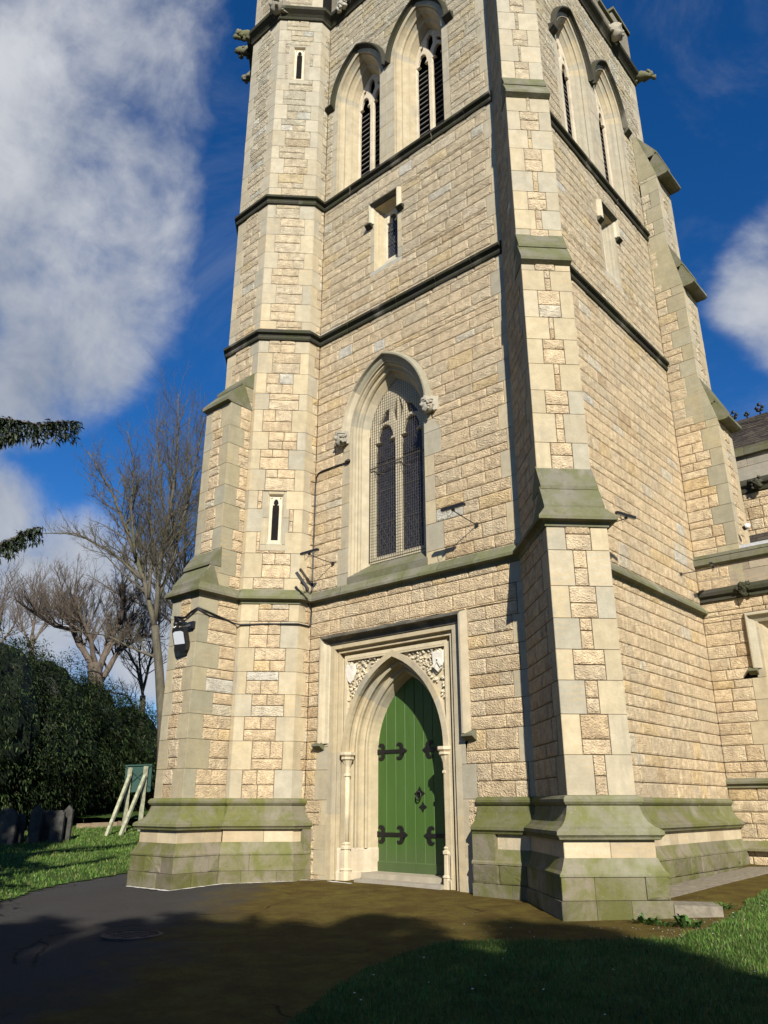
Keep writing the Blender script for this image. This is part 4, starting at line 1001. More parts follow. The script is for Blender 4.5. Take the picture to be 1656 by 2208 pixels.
        for i in range(2*n+1):
            u0, u1 = i*L/(2*n+1), (i+1)*L/(2*n+1); z1 = 24.15 if i % 2 == 0 else 23.4
            if i % 2 == 0: stone(mb, [(u0, 23.4), (u1, 23.4), (u1, 24.15), (u0, 24.15)], fr, tuple(x*.55 for x in col_ash(rng, 22)), 'ash', rng)
            p = V3(a.x, a.y)+fr[1]*(u0-.05)-fr[2]*.38; mc = MB(); mc.obox(p+V3(0, 0, z1), fr[1]*(u1-u0+.1), fr[2]*.46, V3(0, 0, .10)); mc.build('coping_stone', M['weather'], tower); mb.obox(p+fr[1]*.05+V3(0, 0, 22.3), fr[1]*(u1-u0), fr[2]*.36, V3(0, 0, z1-22.3), (.3, .28, .22), 2)
    for a, b in ((T0[:1]+(0,), (0, 0)), ((0, 0), (0, 7.5)), ((0, 7.5), (-7.5, 7.5)), ((-7.5, 7.5), (-7.5, 1.6))): para(a, b)
    for a, b in zip((T5, T4, T3, T2, T1), (T4, T3, T2, T1, T0)): 
        a, b = Vector(a), Vector(b); d = (b-a).normalized(); fr = (V3(a.x, a.y), V3(d.x, d.y), V3(d.y, -d.x)); face_wall(mb, fr, 0, (b-a).length, 22.25, 24.2, qf(.3, .2, 5), qf(.2, .3, 6), (), 99)
    mb.build('parapet', WALLM, tower)
    # carved heads, grotesques and a leaf boss on the cornice
    stone_head('cornice_head', V3(.22, 5.75, 22.38), V3(.9, -.45, 0), .26, tower); stone_head('cornice_head', V3(T1[0]+.0, T1[1]-.16, 22.32), V3(-.3, -1, 0), .22, tower, dark=.6)
    def grot(p, out):
        m = MB(); rg = random.Random(int(p.x*10)); out = out.normalized()
        m.tube([p, p+out*.2+V3(0, 0, .04), p+out*.34, p+out*.44+V3(0, 0, -.06)], [.14, .15, .12, .09], 8, (.13, .125, .075))
        for k in range(14): m.blob(p+out*rg.uniform(.05, .45)+Vector((rg.uniform(-.1, .1), rg.uniform(-.1, .1), rg.uniform(-.13, .13))), rg.uniform(.05, .09), 1, .3, rg, (.13, .125, .075))
        m.blob(p+out*.44+V3(0, 0, .03), .11, 2, .12, rg, (.13, .125, .075)); m.build('gargoyle', M['weather'], tower)
    grot(V3(.05, 7.45, 22.2), V3(1, .5, 0)); grot(V3(T2[0], T2[1], 22.25), V3(-.6, -1, 0)); grot(V3(T3[0], T3[1], 22.2), V3(-1, -.4, 0)); grot(V3(T2[0]-.35, T2[1]+.3, 22.25), V3(-1, -1, 0))
    m = MB(); rg = random.Random(12)
    for k in range(40): m.blob((-5.2+rg.uniform(-.2, .2), -.16+rg.uniform(-.08, .05), 22.25+rg.uniform(-.13, .16)), rg.uniform(.04, .08), 1, .3, rg, (.42, .40, .33))
    m.build('leaf_boss', M['carving'], tower)
    for a, b, k in ((V3(-7.72, -2.46), V3(-6.42, -2.46), 14), (V3(-6.42, -2.42), V3(-6.40, -1.3), 8), (V3(-6.4, -1.35), V3(-5.5, -.45), 9), (V3(-5.55, -.28), V3(-5.2, -.12), 5), (V3(-4.9, -.15), V3(-4.3, -.22), 6)):
        mb = MB()
        for i in range(k):
            p = a.lerp(b, (i+.5)/k); r1, r2 = rg.uniform(.05, .15), rg.uniform(.02, .06); d = (b-a).normalized(); nn = V3(d.y, -d.x)
            P = [p+d*r1*cos(t)*rg.uniform(.7, 1.1)+nn*r2*sin(t)*rg.uniform(.6, 1.2) for t in [j*2*pi/9 for j in range(9)]]
            mb.add([(q.x, q.y, gz(q.x, q.y)+.008) for q in P], [tuple(range(9))])
        mb.build('mortar_skirt', M['whitestone'], tower)
def gz(x, y):
    dx, dy = x-CAM.x, y-CAM.y; q = dx*HD.x+dy*HD.y; r = dx*RT.x+dy*RT.y
    z = -.452+.0236*min(q, 30)+(.012*min(r, 12) if r > 0 else .026*max(r, -5))
    return z+.036*min(max(0, q-16), 22)+.01*noise.noise(Vector((x*.4, y*.4, 0)))
def onG(u, v):
    d = ray(u, v); t = 1.
    while t < 400:
        p = CAM+d*t
        if p.z < gz(p.x, p.y): break
        t *= 1.01
    return p
trims()

# ------------------------------------------------------------------ nave and aisle to the right of the tower
def church_nave():
    nv = thing('church_nave', 'low church aisle with hooded window, parapet and slate roof right of the tower', 'church', (6, 8, 0)); B = 6.53
    fr = (V3(0, B), V3(1, 0), V3(0, -1)); wc = 2.05
    mb = MB(); face_wall(mb, fr, 0, 16, -.4, 5.45, None, None, (dict(z0=2.0, z1=5.05, f=lambda z, k: (wc-(1.17 if z > 3.85 else (1.22 if k % 3 else 1.40)), wc+1.2)),), 201, hi=.85)
    mb.build('aisle_wall', WALLM, nv)
    # window in the aisle
    ww = child('aisle_window', nv)
    mb = pair(); rng = random.Random(5)
    for k, (a, _, b) in enumerate(PAIRS):
        a, b = max(a, 2.0), min(b, 4.85)
        if b-a < .05: continue
        for sg in (-1, 1):
            o = 1.22 if (b <= 3.85 and k % 3) else (1.40 if b <= 3.85 else 1.10)
            u0, u1 = sorted((wc+sg*.92, wc+sg*o)); stone(mb[sg], [(u0, a), (u1, a), (u1, b), (u0, b)], fr, col_ash(rng, a), 'ash', rng)
    build_pair(mb, 'jamb_stones', WALLM, ww)
    rp = lambda w, t, z0=2.0: [(wc-w, z0), (wc-w, t), (wc+w, t), (wc+w, z0)]
    mb = MB(); sweep(mb, fr, [rp(.93, 4.84), rp(.90, 4.81), rp(.86, 4.77), rp(.70, 4.62), rp(.69, 4.6)], [0, .05, .07, .28, .34], (.57, .49, .34), 0, block=blocks(31, 1)); mb.build('splayed_jambs', M['moulding'], ww)
    mb = MB(); hp = [(1.18, .02), (1.17, -.02), (1.12, -.12), (1.09, -.12), (1.07, -.05), (1.0, -.02), (.95, .01)]; sweep(mb, fr, [[(wc-w, 3.85), (wc-w, 3.87+w), (wc+w, 3.87+w), (wc+w, 3.85)] for w, d in hp], [d for w, d in hp], (.4, .36, .26), 0); mb.build('label_mould', M['moulding'], ww)
    for sg in (-1, 1):
        drip_return(ww, fr, wc+sg*1.06, 3.82, sg, .12, .18, .10, 'weather')
    hl = []
    for i in range(3): c = wc-.46+.46*i; hl.append(trefoil_light(c, .18, 2.1, 4.0, .34))
    flat_shape('tracery', [[(wc-.70, 2.0), (wc+.70, 2.0), (wc+.70, 4.6), (wc-.70, 4.6)]]+hl, .10, (V3(0, B+.36), V3(1, 0), V3(0, -1)), M['moulding'], ww, .015, (.5, .44, .33))
    mb = MB(); mb.add([(wc-.7, B+.40, 2), (wc+.7, B+.40, 2), (wc+.7, B+.40, 4.6), (wc-.7, B+.40, 4.6)], [(0, 1, 2, 3)]); g = mb.build('glass_pane', M['stained'], ww)
    mb = MB()
    for i in range(3): leaded(mb, fr, wc-.64+.46*i, wc-.28+.46*i, 2.1, 4.0, .10, .392)
    mb.build('lead_cames', M['lead'], g)
    for nm, z, pr, mt in (('sill_string', 1.48, [(-.01, 0), (.05, .01), (.04, .06), (.10, .09), (.10, .13), (-.01, .21)], 'weather'), ('base_weathering', .31, [(.0, -.0), (.13, 0), (.13, .05), (-.01, .21)], 'base'), ('parapet_string', 5.38, [(-.02, 0), (.06, .015), (.05, .09), (.12, .13), (.13, .20), (-.02, .33)], 'sooty')):
        mb = MB(); plan_sweep(mb, [(0, B), (16, B)], [(o, z+d) for o, d in pr], (.1, .1, .08)); mb.build(nm, M[mt], nv)
    mb = MB(); rng = random.Random(14); x = 0
    for za, zb in ((5.66, 6.0), (6.0, 6.24)):
        xs = split_len(rng, 0, 16, .8, 1.5)
        for a, b in zip(xs, xs[1:]): stone(mb, [(a, za), (b, za), (b, zb), (a, zb)], fr, (lambda k: (.46*k, .39*k, .285*k))(rng.uniform(.5, .9)), 'ash', rng)
    mb.build('aisle_parapet', WALLM, nv)
    mb = MB(); plan_sweep(mb, [(0, B), (16, B)], [(-.4, 6.20), (.02, 6.20), (.10, 6.24), (.11, 6.36), (.03, 6.39), (.05, 6.40), (.05, 6.47), (-.3, 6.54), (-.4, 6.5)], (.2, .2, .14)); mb.build('parapet_coping', M['weather'], nv)
    for x, z, y in ((1.0, 5.53, B-.12), (1.25, 8.42, 7.86)):
        m = MB(); rg = random.Random(int(x*50))
        for k in range(34): m.blob((x+rg.uniform(-.13, .13), y+rg.uniform(-.05, .05), z+rg.uniform(-.13, .13)), rg.uniform(.03, .06), 1, .3, rg, (.15, .14, .11))
        m.build('leaf_boss', M['sooty'], nv)
    # clerestory wall, cornice and nave roof
    Y = 8.0; fr2 = (V3(0, Y), V3(1, 0), V3(0, -1))
    mb = MB(); face_wall(mb, fr2, .2, 16, 5.3, 8.25, None, None, (), 210, hi=.85); rng = random.Random(3)
    for za, zb in ((8.60, 8.95), (8.95, 9.22)):
        xs = split_len(rng, .2, 16, .5, 1.0)
        for a, b in zip(xs, xs[1:]): stone(mb, [(a, za), (b, za), (b, zb), (a, zb)], fr2, (lambda k: (.36*k, .33*k, .27*k))(rng.uniform(.62, .9)), 'ash', rng)
    mb.build('clerestory_wall', WALLM, nv)
    mb = MB(); plan_sweep(mb, [(.2, Y), (16, Y)], [(-.02, 8.24), (.04, 8.26), (.05, 8.36), (.12, 8.42), (.12, 8.48), (-.02, 8.62)], (.1, .1, .08)); mb.build('cornice_string', M['sooty'], nv)
    mb = MB(); plan_sweep(mb, [(.2, Y), (16, Y)], [(-.1, 9.20), (.10, 9.22), (.12, 9.34), (.06, 9.37), (.08, 9.44), (-.2, 9.50)], (.2, .2, .14)); mb.build('eaves_coping', M['weather'], nv)
    mb = MB(); rng = random.Random(8); Y1, Z0 = 11.0, 9.42; sl = (11.59-Z0)/(Y1-8.1)
    rows = 18
    for i in range(rows):                              # overlapping rows of slates
        y0, y1 = 8.05+(Y1-8.05)*i/rows, 8.05+(Y1-8.05)*(i+1)/rows; x = -.6-rng.uniform(0, .3)
        while x < 16:
            w = rng.uniform(.24, .36); k = rng.uniform(.6, 1.3); dz = rng.uniform(0, .012)
            z0, z1 = Z0+(y0-8.05)*sl+.03+dz, Z0+(y1-8.05)*sl+.01
            mb.add([(x, y0, z0), (x+w-.008, y0, z0), (x+w-.008, y1+.05, z1+.05*sl*.6), (x, y1+.05, z1+.05*sl*.6), (x, y0, z0-.022), (x+w-.008, y0, z0-.022)], [(0, 1, 2, 3), (4, 5, 1, 0)], (k, k*.96, k*.9)); x += w
    mb.add([(-.6, 8.0, Z0-.02), (16, 8, Z0-.02), (16, Y1, 11.55), (-.6, Y1, 11.55)], [(0, 1, 2, 3)], (.3, .3, .3)); mb.add([(-.6, Y1, 11.57), (16, Y1, 11.57), (16, 14, Z0), (-.6, 14, Z0)], [(0, 1, 2, 3)], (.6, .6, .6)); rf = mb.build('nave_roof', M['slatechip'], nv)
    mb = MB()
    for i in range(44):
        a, b = -.6+i*.40, -.2+i*.40; zz = 11.56; mb.add([(a+.004, Y1-.20, zz-.12), (b, Y1-.20, zz-.12), (b, Y1, zz+.05), (a+.004, Y1, zz+.05), (b, Y1+.2, zz-.12), (a+.004, Y1+.2, zz-.12)], [(0, 1, 2, 3), (3, 2, 4, 5)])
    rd = mb.build('ridge_tiles', M['ridge'], rf)
    for i in range(14):                                # iron cresting: fleurs and small knobs by turns
        mb = MB(); x = -.5+i*.36; big = i % 2 == 0; h = .34 if big else .2
        mb.bar((x, Y1, 11.58), (x, Y1, 11.6+h*.6), .035, .035)
        rg = random.Random(i)
        for dx, dz in (((0, h), (-.08, h*.72), (.08, h*.72), (-.045, h*.5), (.045, h*.5)) if big else ((0, h), (-.04, h*.7), (.04, h*.7))): mb.blob((x+dx, Y1, 11.6+dz), .055 if big else .045, 1, .15, rg, sc=(1, .5, 1))
        mb.build('cresting_fleur' if big else 'cresting_knob', M['iron'], rf)
    mb = MB(); mb.add([(0, B+.1, 6.3), (16, B+.1, 6.3), (16, Y, 7.2), (0, Y, 7.2)], [(0, 1, 2, 3)]); mb.build('aisle_roof', M['slate'], nv)
    mb = MB(); mb.box((.9, B+.04, 6.50), (16, B+.30, 6.57)); mb.build('lead_flashing', M['lead_flash'], nv)
    mb = MB(); mb.box((.05, B+.45, -.3), (16, 13.9, 6.2)); mb.box((.25, 8.3, 6.0), (16, 13.7, 9.2)); mb.build('nave_core', M['dark'], nv)
n_ = NT('loose_slates'); M['slatechip'] = n_.done(n_.mix(1., n_.tint(), n_.mix(n_.ramp(n_.noise(5, 5, .6), .3, .7), (.035, .03, .026), (.085, .072, .058)), 'MULTIPLY'), .7, .3)
M['ridge'] = plain('terracotta_ridge', (.13, .095, .065), .9, .15, 0, .006, 30, .3)
church_nave()
m = MB(); p = onY(1612, 1133, 6.45); m.tube([p+V3(-.05, .10, 0), p+V3(.0, .0, 0)], [.05, .055], 10, (1, 1, 1)); bl = m.build('bulkhead_light', M['white']); tag(bl, 'tiny white round lamp on the aisle wall beside the rear buttress', 'lamp')
m = MB(); m.tube([p+V3(-.12, .08, -.03), p+V3(-.04, .07, 0)], [.05, .055], 8); m.build('lamp_base', M['plastic'], bl)

# ------------------------------------------------------------------ lamps on arms, floodlight, cable
def arm_lamp(A, Bp, bar_dir, label, L=.50):
    t = thing('bar_light', label, 'lamp', tuple(A), 'slim black bar lights on thin arms')
    d = Vector(bar_dir).normalized(); m = MB(); m.tube([A, A.lerp(Bp, .5)+V3(0, 0, -.005), Bp], .0085, 6); m.build('arm', M['iron'], t)
    m = MB(); n = (Bp-A).normalized(); m.lathe(A, [(.035, -.03), (.035, .03)], 8); m.build('wall_plate', M['iron'], t)
    m = MB(); up = V3(0, 0, 1); c = Bp+V3(0, 0, .06); m.bar(c-d*L/2, c+d*L/2, .06, .05); hb = m.build('lamp_bar', M['plastic'], t)
    m = MB(); m.bar(c-d*L*.48-V3(0, 0, .026), c+d*L*.48-V3(0, 0, .026), .045, .004); m.build('lens', M['lens'], hb)
    m = MB(); m.bar(Bp-V3(0, 0, .01), Bp+V3(0, 0, .05), .035, .05); m.tube([c-d*L*.3+V3(0, 0, -.02), Bp+d*-.12-V3(0, 0, .10), Bp-V3(0, 0, .02)], .005, 5); m.build('bracket', M['iron'], t)
    return t
A = onY(1028, 1132, -.02); arm_lamp(A, onY(977, 1101, -.62), (1, 0, .0), 'black bar light on a long arm just right of the tall stained glass window')
A = onY(718, 1215, -.02); arm_lamp(A, onY(667, 1196, -.60), (1, 0, 0), 'black bar light on an arm left of the stained glass window, beside the vertical cable')
A = V3(T0[0]+.01, -.02, onY(670, 1275).z); arm_lamp(V3(T0[0]+.03, -.16, A.z), onY(651, 1258, -.55), (-.35, -.6, .9), 'tilted black bar light low in the corner between turret and front wall', .42)
A = onX(1300, 1133, .02); arm_lamp(A, onX(1350, 1118, .62), (.25, 1, 0), 'black bar light on the right wall close beside the corner buttress')
A = onX(1468, 1238, .02); arm_lamp(A, onX(1538, 1224, .62), (-.15, 1, .1), 'black bar light farther back on the right wall, close to the aisle parapet')

def floodlight():
    y = LBY1; c = onY(391, 1375, y-.16); t = thing('floodlight', 'black floodlight with pale lens and sensor, fixed to the turret buttress', 'floodlight', tuple(c))
    f = Vector((.22, -.9, -.34)).normalized(); s = f.cross(V3(0, 0, 1)).normalized(); up = s.cross(f)
    m = MB(); w, h, d = .15, .25, .07
    P = [(-w*.8, -h), (w*.8, -h), (w, -h*.45), (w, h*.55), (w*.8, h*.85), (-w*.8, h*.85), (-w, h*.55), (-w, -h*.45)]
    fa = [c+s*a+up*b+f*d for a, b in P]; ba = [c+s*a*.9+up*b*.95-f*d for a, b in P]; n = 8
    m.add(fa+ba, [tuple(range(n-1, -1, -1)), tuple(range(n, 2*n))]+[(i, (i+1) % n, n+(i+1) % n, n+i) for i in range(n)]); hs = m.build('housing', M['plastic'], t)
    m = MB(); q = [c+s*a+up*b+f*(d+.004) for a, b in ((-w*.86, -h*.45), (w*.86, -h*.45), (w*.86, h*.45), (w*.5, h*.55), (-w*.5, h*.55), (-w*.86, h*.45))]; m.add(q, [tuple(range(6))]); m.build('lens', M['lens'], hs)
    m = MB(); k = onY(381, 1333, y-.10); m.tube([k+V3(0, 0, -.10), k+V3(0, 0, .02), k+V3(0, 0, .03)], [.045, .045, .065], 10); m.blob(k+V3(0, 0, -.12), .055, 2, 0); m.build('motion_sensor', M['plastic'], t)
    m = MB(); m.bar(c+up*.18-f*.02, V3(c.x+.12, y, c.z+.28), .05, .04); m.bar(k, V3(c.x+.1, y-.02, c.z+.24), .04, .04); m.box((c.x+.03, y-.06, c.z+.18), (c.x+.2, y, c.z+.32)); m.build('bracket', M['plastic'], t)
    m = MB(); a = c+s*.12+up*.14; m.tube([a+V3(0, 0, .1), a+s*.07+V3(0, 0, .06), a+s*.06+V3(0, 0, -.06), a+V3(0, 0, -.08)], .008, 6); m.build('white_cable_loop', M['white'], t)
floodlight()
def cable():
    z = 4.63; o = .02; P = [V3(-7.45, LBY1-.03, 4.72)]
    P += [V3(-7.1, LBY1-o, 4.66), V3(-6.9, LBY1-o, 4.75), V3(LBX1+o, LBY1-o, 4.80), V3(LBX1+o, -1.75, 4.72), V3(LBX1+o, -1.3, z), V3(T1[0]+.02, T1[1]-.03, z-.03)]
    P += [V3(T1[0]*.5+T0[0]*.5+o*S, T1[1]*.5+T0[1]*.5-o*S, z), V3(T0[0]+.02, T0[1]-.02, z), V3(T0[0]+o, -.06, z+.0), V3(T0[0]+.03, -.03, z+.05)]
    x = T0[0]+.035
    P += [V3(x, -.025, 5.0), V3(x, -.16, 5.12), V3(x, -.16, 5.22), V3(x, -.03, 5.42), V3(x, -.025, 6.5), V3(x, -.025, 7.8), V3(x+.02, -.025, 8.0), V3(x+.09, -.025, 8.08), V3(x+.2, -.025, 8.10), V3(-4.78, -.025, 8.09)]
    m = MB(); m.tube(P, .017, 6); c = m.build('black_cable', M['plastic']); tag(c, 'black cable clipped across the turret, up the corner and over to the tall window', 'cable')
    m = MB(); m.tube([V3(-4.80, -.03, 8.09), V3(-4.70, -.04, 8.10)], .04, 8); m.build('junction_box', M['plastic'], c)
    m = MB(); m.tube([V3(-7.45, LBY1-.03, 4.70), V3(-7.1, LBY1-.02, 4.60), V3(-6.9, LBY1-.02, 4.68), V3(LBX1+o, LBY1-o, 4.77), V3(LBX1+o, -1.9, 4.68), V3(LBX1+o, -1.5, 4.66), V3(LBX1+.02, -1.3, z)], .012, 6); m.build('spare_strand', M['plastic'], c)
cable()

# ------------------------------------------------------------------ ground
def structure(o): o['kind'] = 'structure'; return o
def sheet(name, mat, xs, ys, dz, inside=None):
    mb = MB(); idx = {}; V = []; Fs = []
    def vid(i, j):
        if (i, j) not in idx: idx[(i, j)] = len(V); x, y = xs[i], ys[j]; V.append((x, y, gz(x, y)+dz))
        return idx[(i, j)]
    for i in range(len(xs)-1):
        for j in range(len(ys)-1):
            if inside and not inside((xs[i]+xs[i+1])/2, (ys[j]+ys[j+1])/2): continue
            Fs.append((vid(i, j), vid(i+1, j), vid(i+1, j+1), vid(i, j+1)))
    mb.add(V, Fs, (1, 1, 1), 0, True); return mb.build(name, mat)
def frange(a, b, s): n = int(round((b-a)/s)); return [a+(b-a)*i/n for i in range(n+1)]
xs = [-900, -300, -120]+frange(-60, 30, .5)+[120, 300, 900]; ys = [-900, -300, -120]+frange(-35, 40, .5)+[120, 300, 900]
structure(sheet('ground', M['asphalt'], xs, ys, 0.))
def in_poly(P):
    def f(x, y):
        c = False
        for i in range(len(P)):
            (x1, y1), (x2, y2) = P[i-1], P[i]
            if (y1 > y) != (y2 > y) and x < (x2-x1)*(y-y1)/(y2-y1)+x1: c = not c
        return c
    return f
def gp(u, v): p = onG(u, v); return (p.x, p.y)
lawnR = [gp(560, 2300), gp(640, 2205), gp(720, 2135), gp(840, 2072), gp(930, 2044), gp(1050, 2032), gp(1270, 2030), gp(1440, 2028), gp(1540, 2005), gp(1590, 1978), gp(1600, 1955), gp(1656, 1922), (2.2, 4.6), (6, 7), (14, 6.4), (18, -2), (12, -16), (4, -12)]
lawnL = [gp(-300, 2060), gp(-120, 1985), gp(0, 1946), gp(60, 1928), gp(120, 1911), gp(200, 1896), gp(290, 1884), gp(320, 1880), (-10.2, 1.5), (-11, 8), (-15.5, 9), gp(330, 1776), gp(160, 1778), gp(60, 1795), gp(-80, 1800), gp(-300, 1830)]
def rag(f, s=.16, k=1.7): return lambda x, y: f(x+s*noise.noise(Vector((x*k, y*k, 3))), y+s*noise.noise(Vector((x*k, y*k, 9))))
inR, inL = rag(in_poly(lawnR)), rag(in_poly(lawnL))
structure(sheet('front_lawn', M['lawn'], frange(0, 18, .08), frange(-16, 7, .08), .018, inR))
structure(sheet('far_lawn', M['lawn'], frange(-30, -5, .14), frange(-14, 10, .14), .018, inL))
structure(sheet('grass_bank', M['lawn'], frange(-48, -17.5, .5), frange(-12, 26, .5), .30, lambda x, y: ((x-CAM.x)*HD.x+(y-CAM.y)*HD.y) > 27.4))
def grass(name, inside, x0, x1, y0, y1, n, h, w, seed, dens=None):
    rng = random.Random(seed); mb = MB(); k = 0
    while k < n:
        x, y = rng.uniform(x0, x1), rng.uniform(y0, y1)
        if not inside(x, y): continue
        q = (x-CAM.x)*HD.x+(y-CAM.y)*HD.y; r = (x-CAM.x)*RT.x+(y-CAM.y)*RT.y
        if q < 3 or abs(r) > q*.72+2: continue
        k += 1; z = gz(x, y)+.012; a = rng.uniform(0, 2*pi); hh = h*rng.uniform(.5, 1.4)*(1+.5*noise.noise(Vector((x*2, y*2, 5)))); ww = w*rng.uniform(.7, 1.3); l = rng.uniform(.1, .8)*hh; b = rng.uniform(0, 2*pi)
        c = rng.uniform(.7, 1.25); col = (.072*c, .135*c, .022*c) if rng.random() < .85 else (.14*c, .135*c, .05*c)
        dx, dy = cos(a)*ww, sin(a)*ww; mx, my = cos(b)*l*.4, sin(b)*l*.4
        mb.add([(x-dx, y-dy, z), (x+dx, y+dy, z), (x+dx*.6+mx, y+dy*.6+my, z+hh*.6), (x-dx*.6+mx, y-dy*.6+my, z+hh*.6), (x+cos(b)*l, y+sin(b)*l, z+hh)], [(0, 1, 2, 3), (3, 2, 4)], col)
    o = mb.build(name, M['blade']); o['kind'] = 'stuff'; o['label'] = 'short green grass of the ' + ('front lawn beside the path' if 'front' in name else 'lawn beyond the path'); o['category'] = 'grass'
grass('front_grass', inR, -.5, 12, -12, 6.5, 85000, .045, .0045, 1)
grass('far_grass', inL, -26, -5, -12, 9, 30000, .06, .010, 2)
def daisies():
    rng = random.Random(4); mb = MB(); k = 0
    while k < 130:
        x, y = rng.uniform(0, 7), rng.uniform(-8, 6)
        if not inR(x, y): continue
        k += 1; z = gz(x, y)+rng.uniform(.04, .06); r = rng.uniform(.006, .012); mb.add([(x+r*cos(t), y+r*sin(t), z+.002) for t in [i*pi/3 for i in range(6)]]+[(x, y, z+.006)], [(i, (i+1) % 6, 6) for i in range(6)])
    o = mb.build('daisies', M['white']); o['kind'] = 'stuff'; o['label'] = 'tiny white daisies dotted over the front lawn'; o['category'] = 'flowers'
daisies()
def litter():
    rng = random.Random(14); mb = MB()
    for k in range(300):
        u, v = (rng.gauss(1500, 90), rng.gauss(1990, 25)) if k < 230 else (rng.uniform(900, 1480), rng.gauss(2008, 14))
        p = onG(u, v)
        if -.1 < p.x and abs(p.x-1.1)+abs(p.y+1.2) < .5: continue
        c = rng.uniform(.06, .30); mb.blob((p.x, p.y, gz(p.x, p.y)+.003), rng.uniform(.004, .012), 0, .3, rng, (c, c*.92, c*.8), 0, False, (1, 1, .5))
    o = mb.build('gravel_crumbs', M['leaf']); o['kind'] = 'stuff'; o['label'] = 'loose gravel and mortar crumbs along the foot of the buttress'; o['category'] = 'gravel'
litter()
def manhole():
    p = onG(285, 2017); t = thing('manhole_cover', 'round iron manhole cover with ring set in the dark path', 'manhole cover', (p.x, p.y, gz(p.x, p.y)))
    m = MB(); m.lathe(V3(p.x, p.y, t.location.z), [(.36, -.02), (.36, .012), (.31, .016), (.31, -.01)], 28); m.build('frame_ring', M['rust'], t)
    m = MB(); m.lathe(V3(p.x, p.y, t.location.z), [(.305, -.02), (.305, .008)], 28); 
    for i in range(-3, 4):
        for j in range(-3, 4):
            if i*i+j*j < 10: m.box((p.x+i*.08-.022, p.y+j*.08-.022, t.location.z+.008), (p.x+i*.08+.022, p.y+j*.08+.022, t.location.z+.014))
    m.build('lid', M['rust'], t)
manhole()
# kerb-like slabs by the right wall
def slab(label, P, z0, z1, name='concrete_slab'):
    mb = MB(); n = len(P); mb.add([(x, y, z0) for x, y in P]+[(x, y, z) for (x, y), z in zip(P, z1)], [(i, (i+1) % n, n+(i+1) % n, n+i) for i in range(n)]+[tuple(n+i for i in range(n))])
    tag(mb.build(name, M['concrete']), label, 'slab')
slab('long narrow concrete slab lying along the foot of the right wall', [(.30, 1.45), (.78, 1.1), (.95, 6.2), (.32, 6.45)], -.5, [-.06, -.10, .04, .05])
a = onG(1450, 1985); 
slab('short concrete slab butting against the side of the corner buttress', [diag(1.455, .715), diag(1.455, 1.33), diag(1.12, 1.36), diag(1.12, .715)], -.5, [-.005, -.03, -.01, .01])
def weeds():
    rng = random.Random(21)
    spots = [(1395, 1992, .10, 'leafy weed at the foot of the corner buttress, left one of its pair'), (1432, 1998, .07, 'small low weed between the two larger weeds by the buttress'), (1488, 2000, .13, 'spiky weed in front of the short concrete slab'), (1575, 1872, .10, 'bright green tuft where tower and aisle meet'), (1560, 1962, .08, 'flat weed in the gravel beside the lawn edge')]
    for u, v, h, lab in spots:
        p = onG(u, v); z = gz(p.x, p.y); mb = MB()
        for k in range(46):
            a = rng.uniform(0, 2*pi); l = h*rng.uniform(.5, 1.5); d = V3(cos(a), sin(a)); w = d.cross(V3(0, 0, 1))*l*.16; b = V3(p.x, p.y, z)+d*rng.uniform(0, .12)+d.cross(V3(0, 0, 1))*rng.uniform(-.06, .06); up = rng.uniform(.3, 1.1)
            m1 = b+d*l*.5+V3(0, 0, l*up*.7); e = b+d*l+V3(0, 0, l*up*.8); c = rng.uniform(.7, 1.3); mb.add([b-w*.3, b+w*.3, m1+w, m1-w, e], [(0, 1, 2, 3), (3, 2, 4)], (.055*c, .12*c, .025*c))
        tag(mb.build('weed', M['blade']), lab, 'weed', 'weeds at the foot of the tower')
weeds()

# ------------------------------------------------------------------ things on the far lawn
def board():
    D = 27.; g = lambda u, v: (lambda p: V3(p.x, p.y, gz(p.x, p.y)))(atD(u, v, D))
    b0 = g(275, 1785); t = thing('notice_board', 'back of a dark green board on pale timber posts with leaning struts', 'notice board', tuple(b0))
    r = (g(320, 1780)-g(270, 1785)); r.z = 0; r.normalize(); n = V3(r.y, -r.x, 0)
    p1 = atD(281, 1655, D); p2 = atD(315, 1652, D); z1 = b0.z
    for p in (p1, p2): m = MB(); m.bar(V3(p.x, p.y, gz(p.x, p.y)-.3), p, .10, .10); m.build('post', M['timber'], t)
    for p, e in ((atD(280, 1672, D-.1), atD(228, 1788, D-1.2)), (atD(313, 1672, D-.1), atD(258, 1789, D-1.2))): m = MB(); m.bar(V3(e.x, e.y, gz(e.x, e.y)-.1), p, .09, .09); m.build('strut', M['timber'], t)
    a, b, c, d = atD(268, 1707, D+.15), atD(324, 1706, D+.15), atD(328, 1649, D+.15), atD(271, 1651, D+.15); k = HD*.04
    m = MB(); m.add([a, b, c, d, a+k, b+k, c+k, d+k], [(0, 1, 2, 3), (7, 6, 5, 4), (0, 4, 5, 1), (1, 5, 6, 2), (2, 6, 7, 3), (3, 7, 4, 0)]); bd = m.build('board_panel', M['boardgreen'], t)
    m = MB(); m.bar(a-k*.6, b-k*.6, .05, .04); m.bar(d-k*.6, c-k*.6, .05, .04); m.bar(a.lerp(d, .15)-k*.6, c-k*.8, .035, .03); m.bar(b.lerp(c, .15)-k*.6, d-k*.8, .035, .03); m.build('bracing', M['boardgreen'], bd)
board()
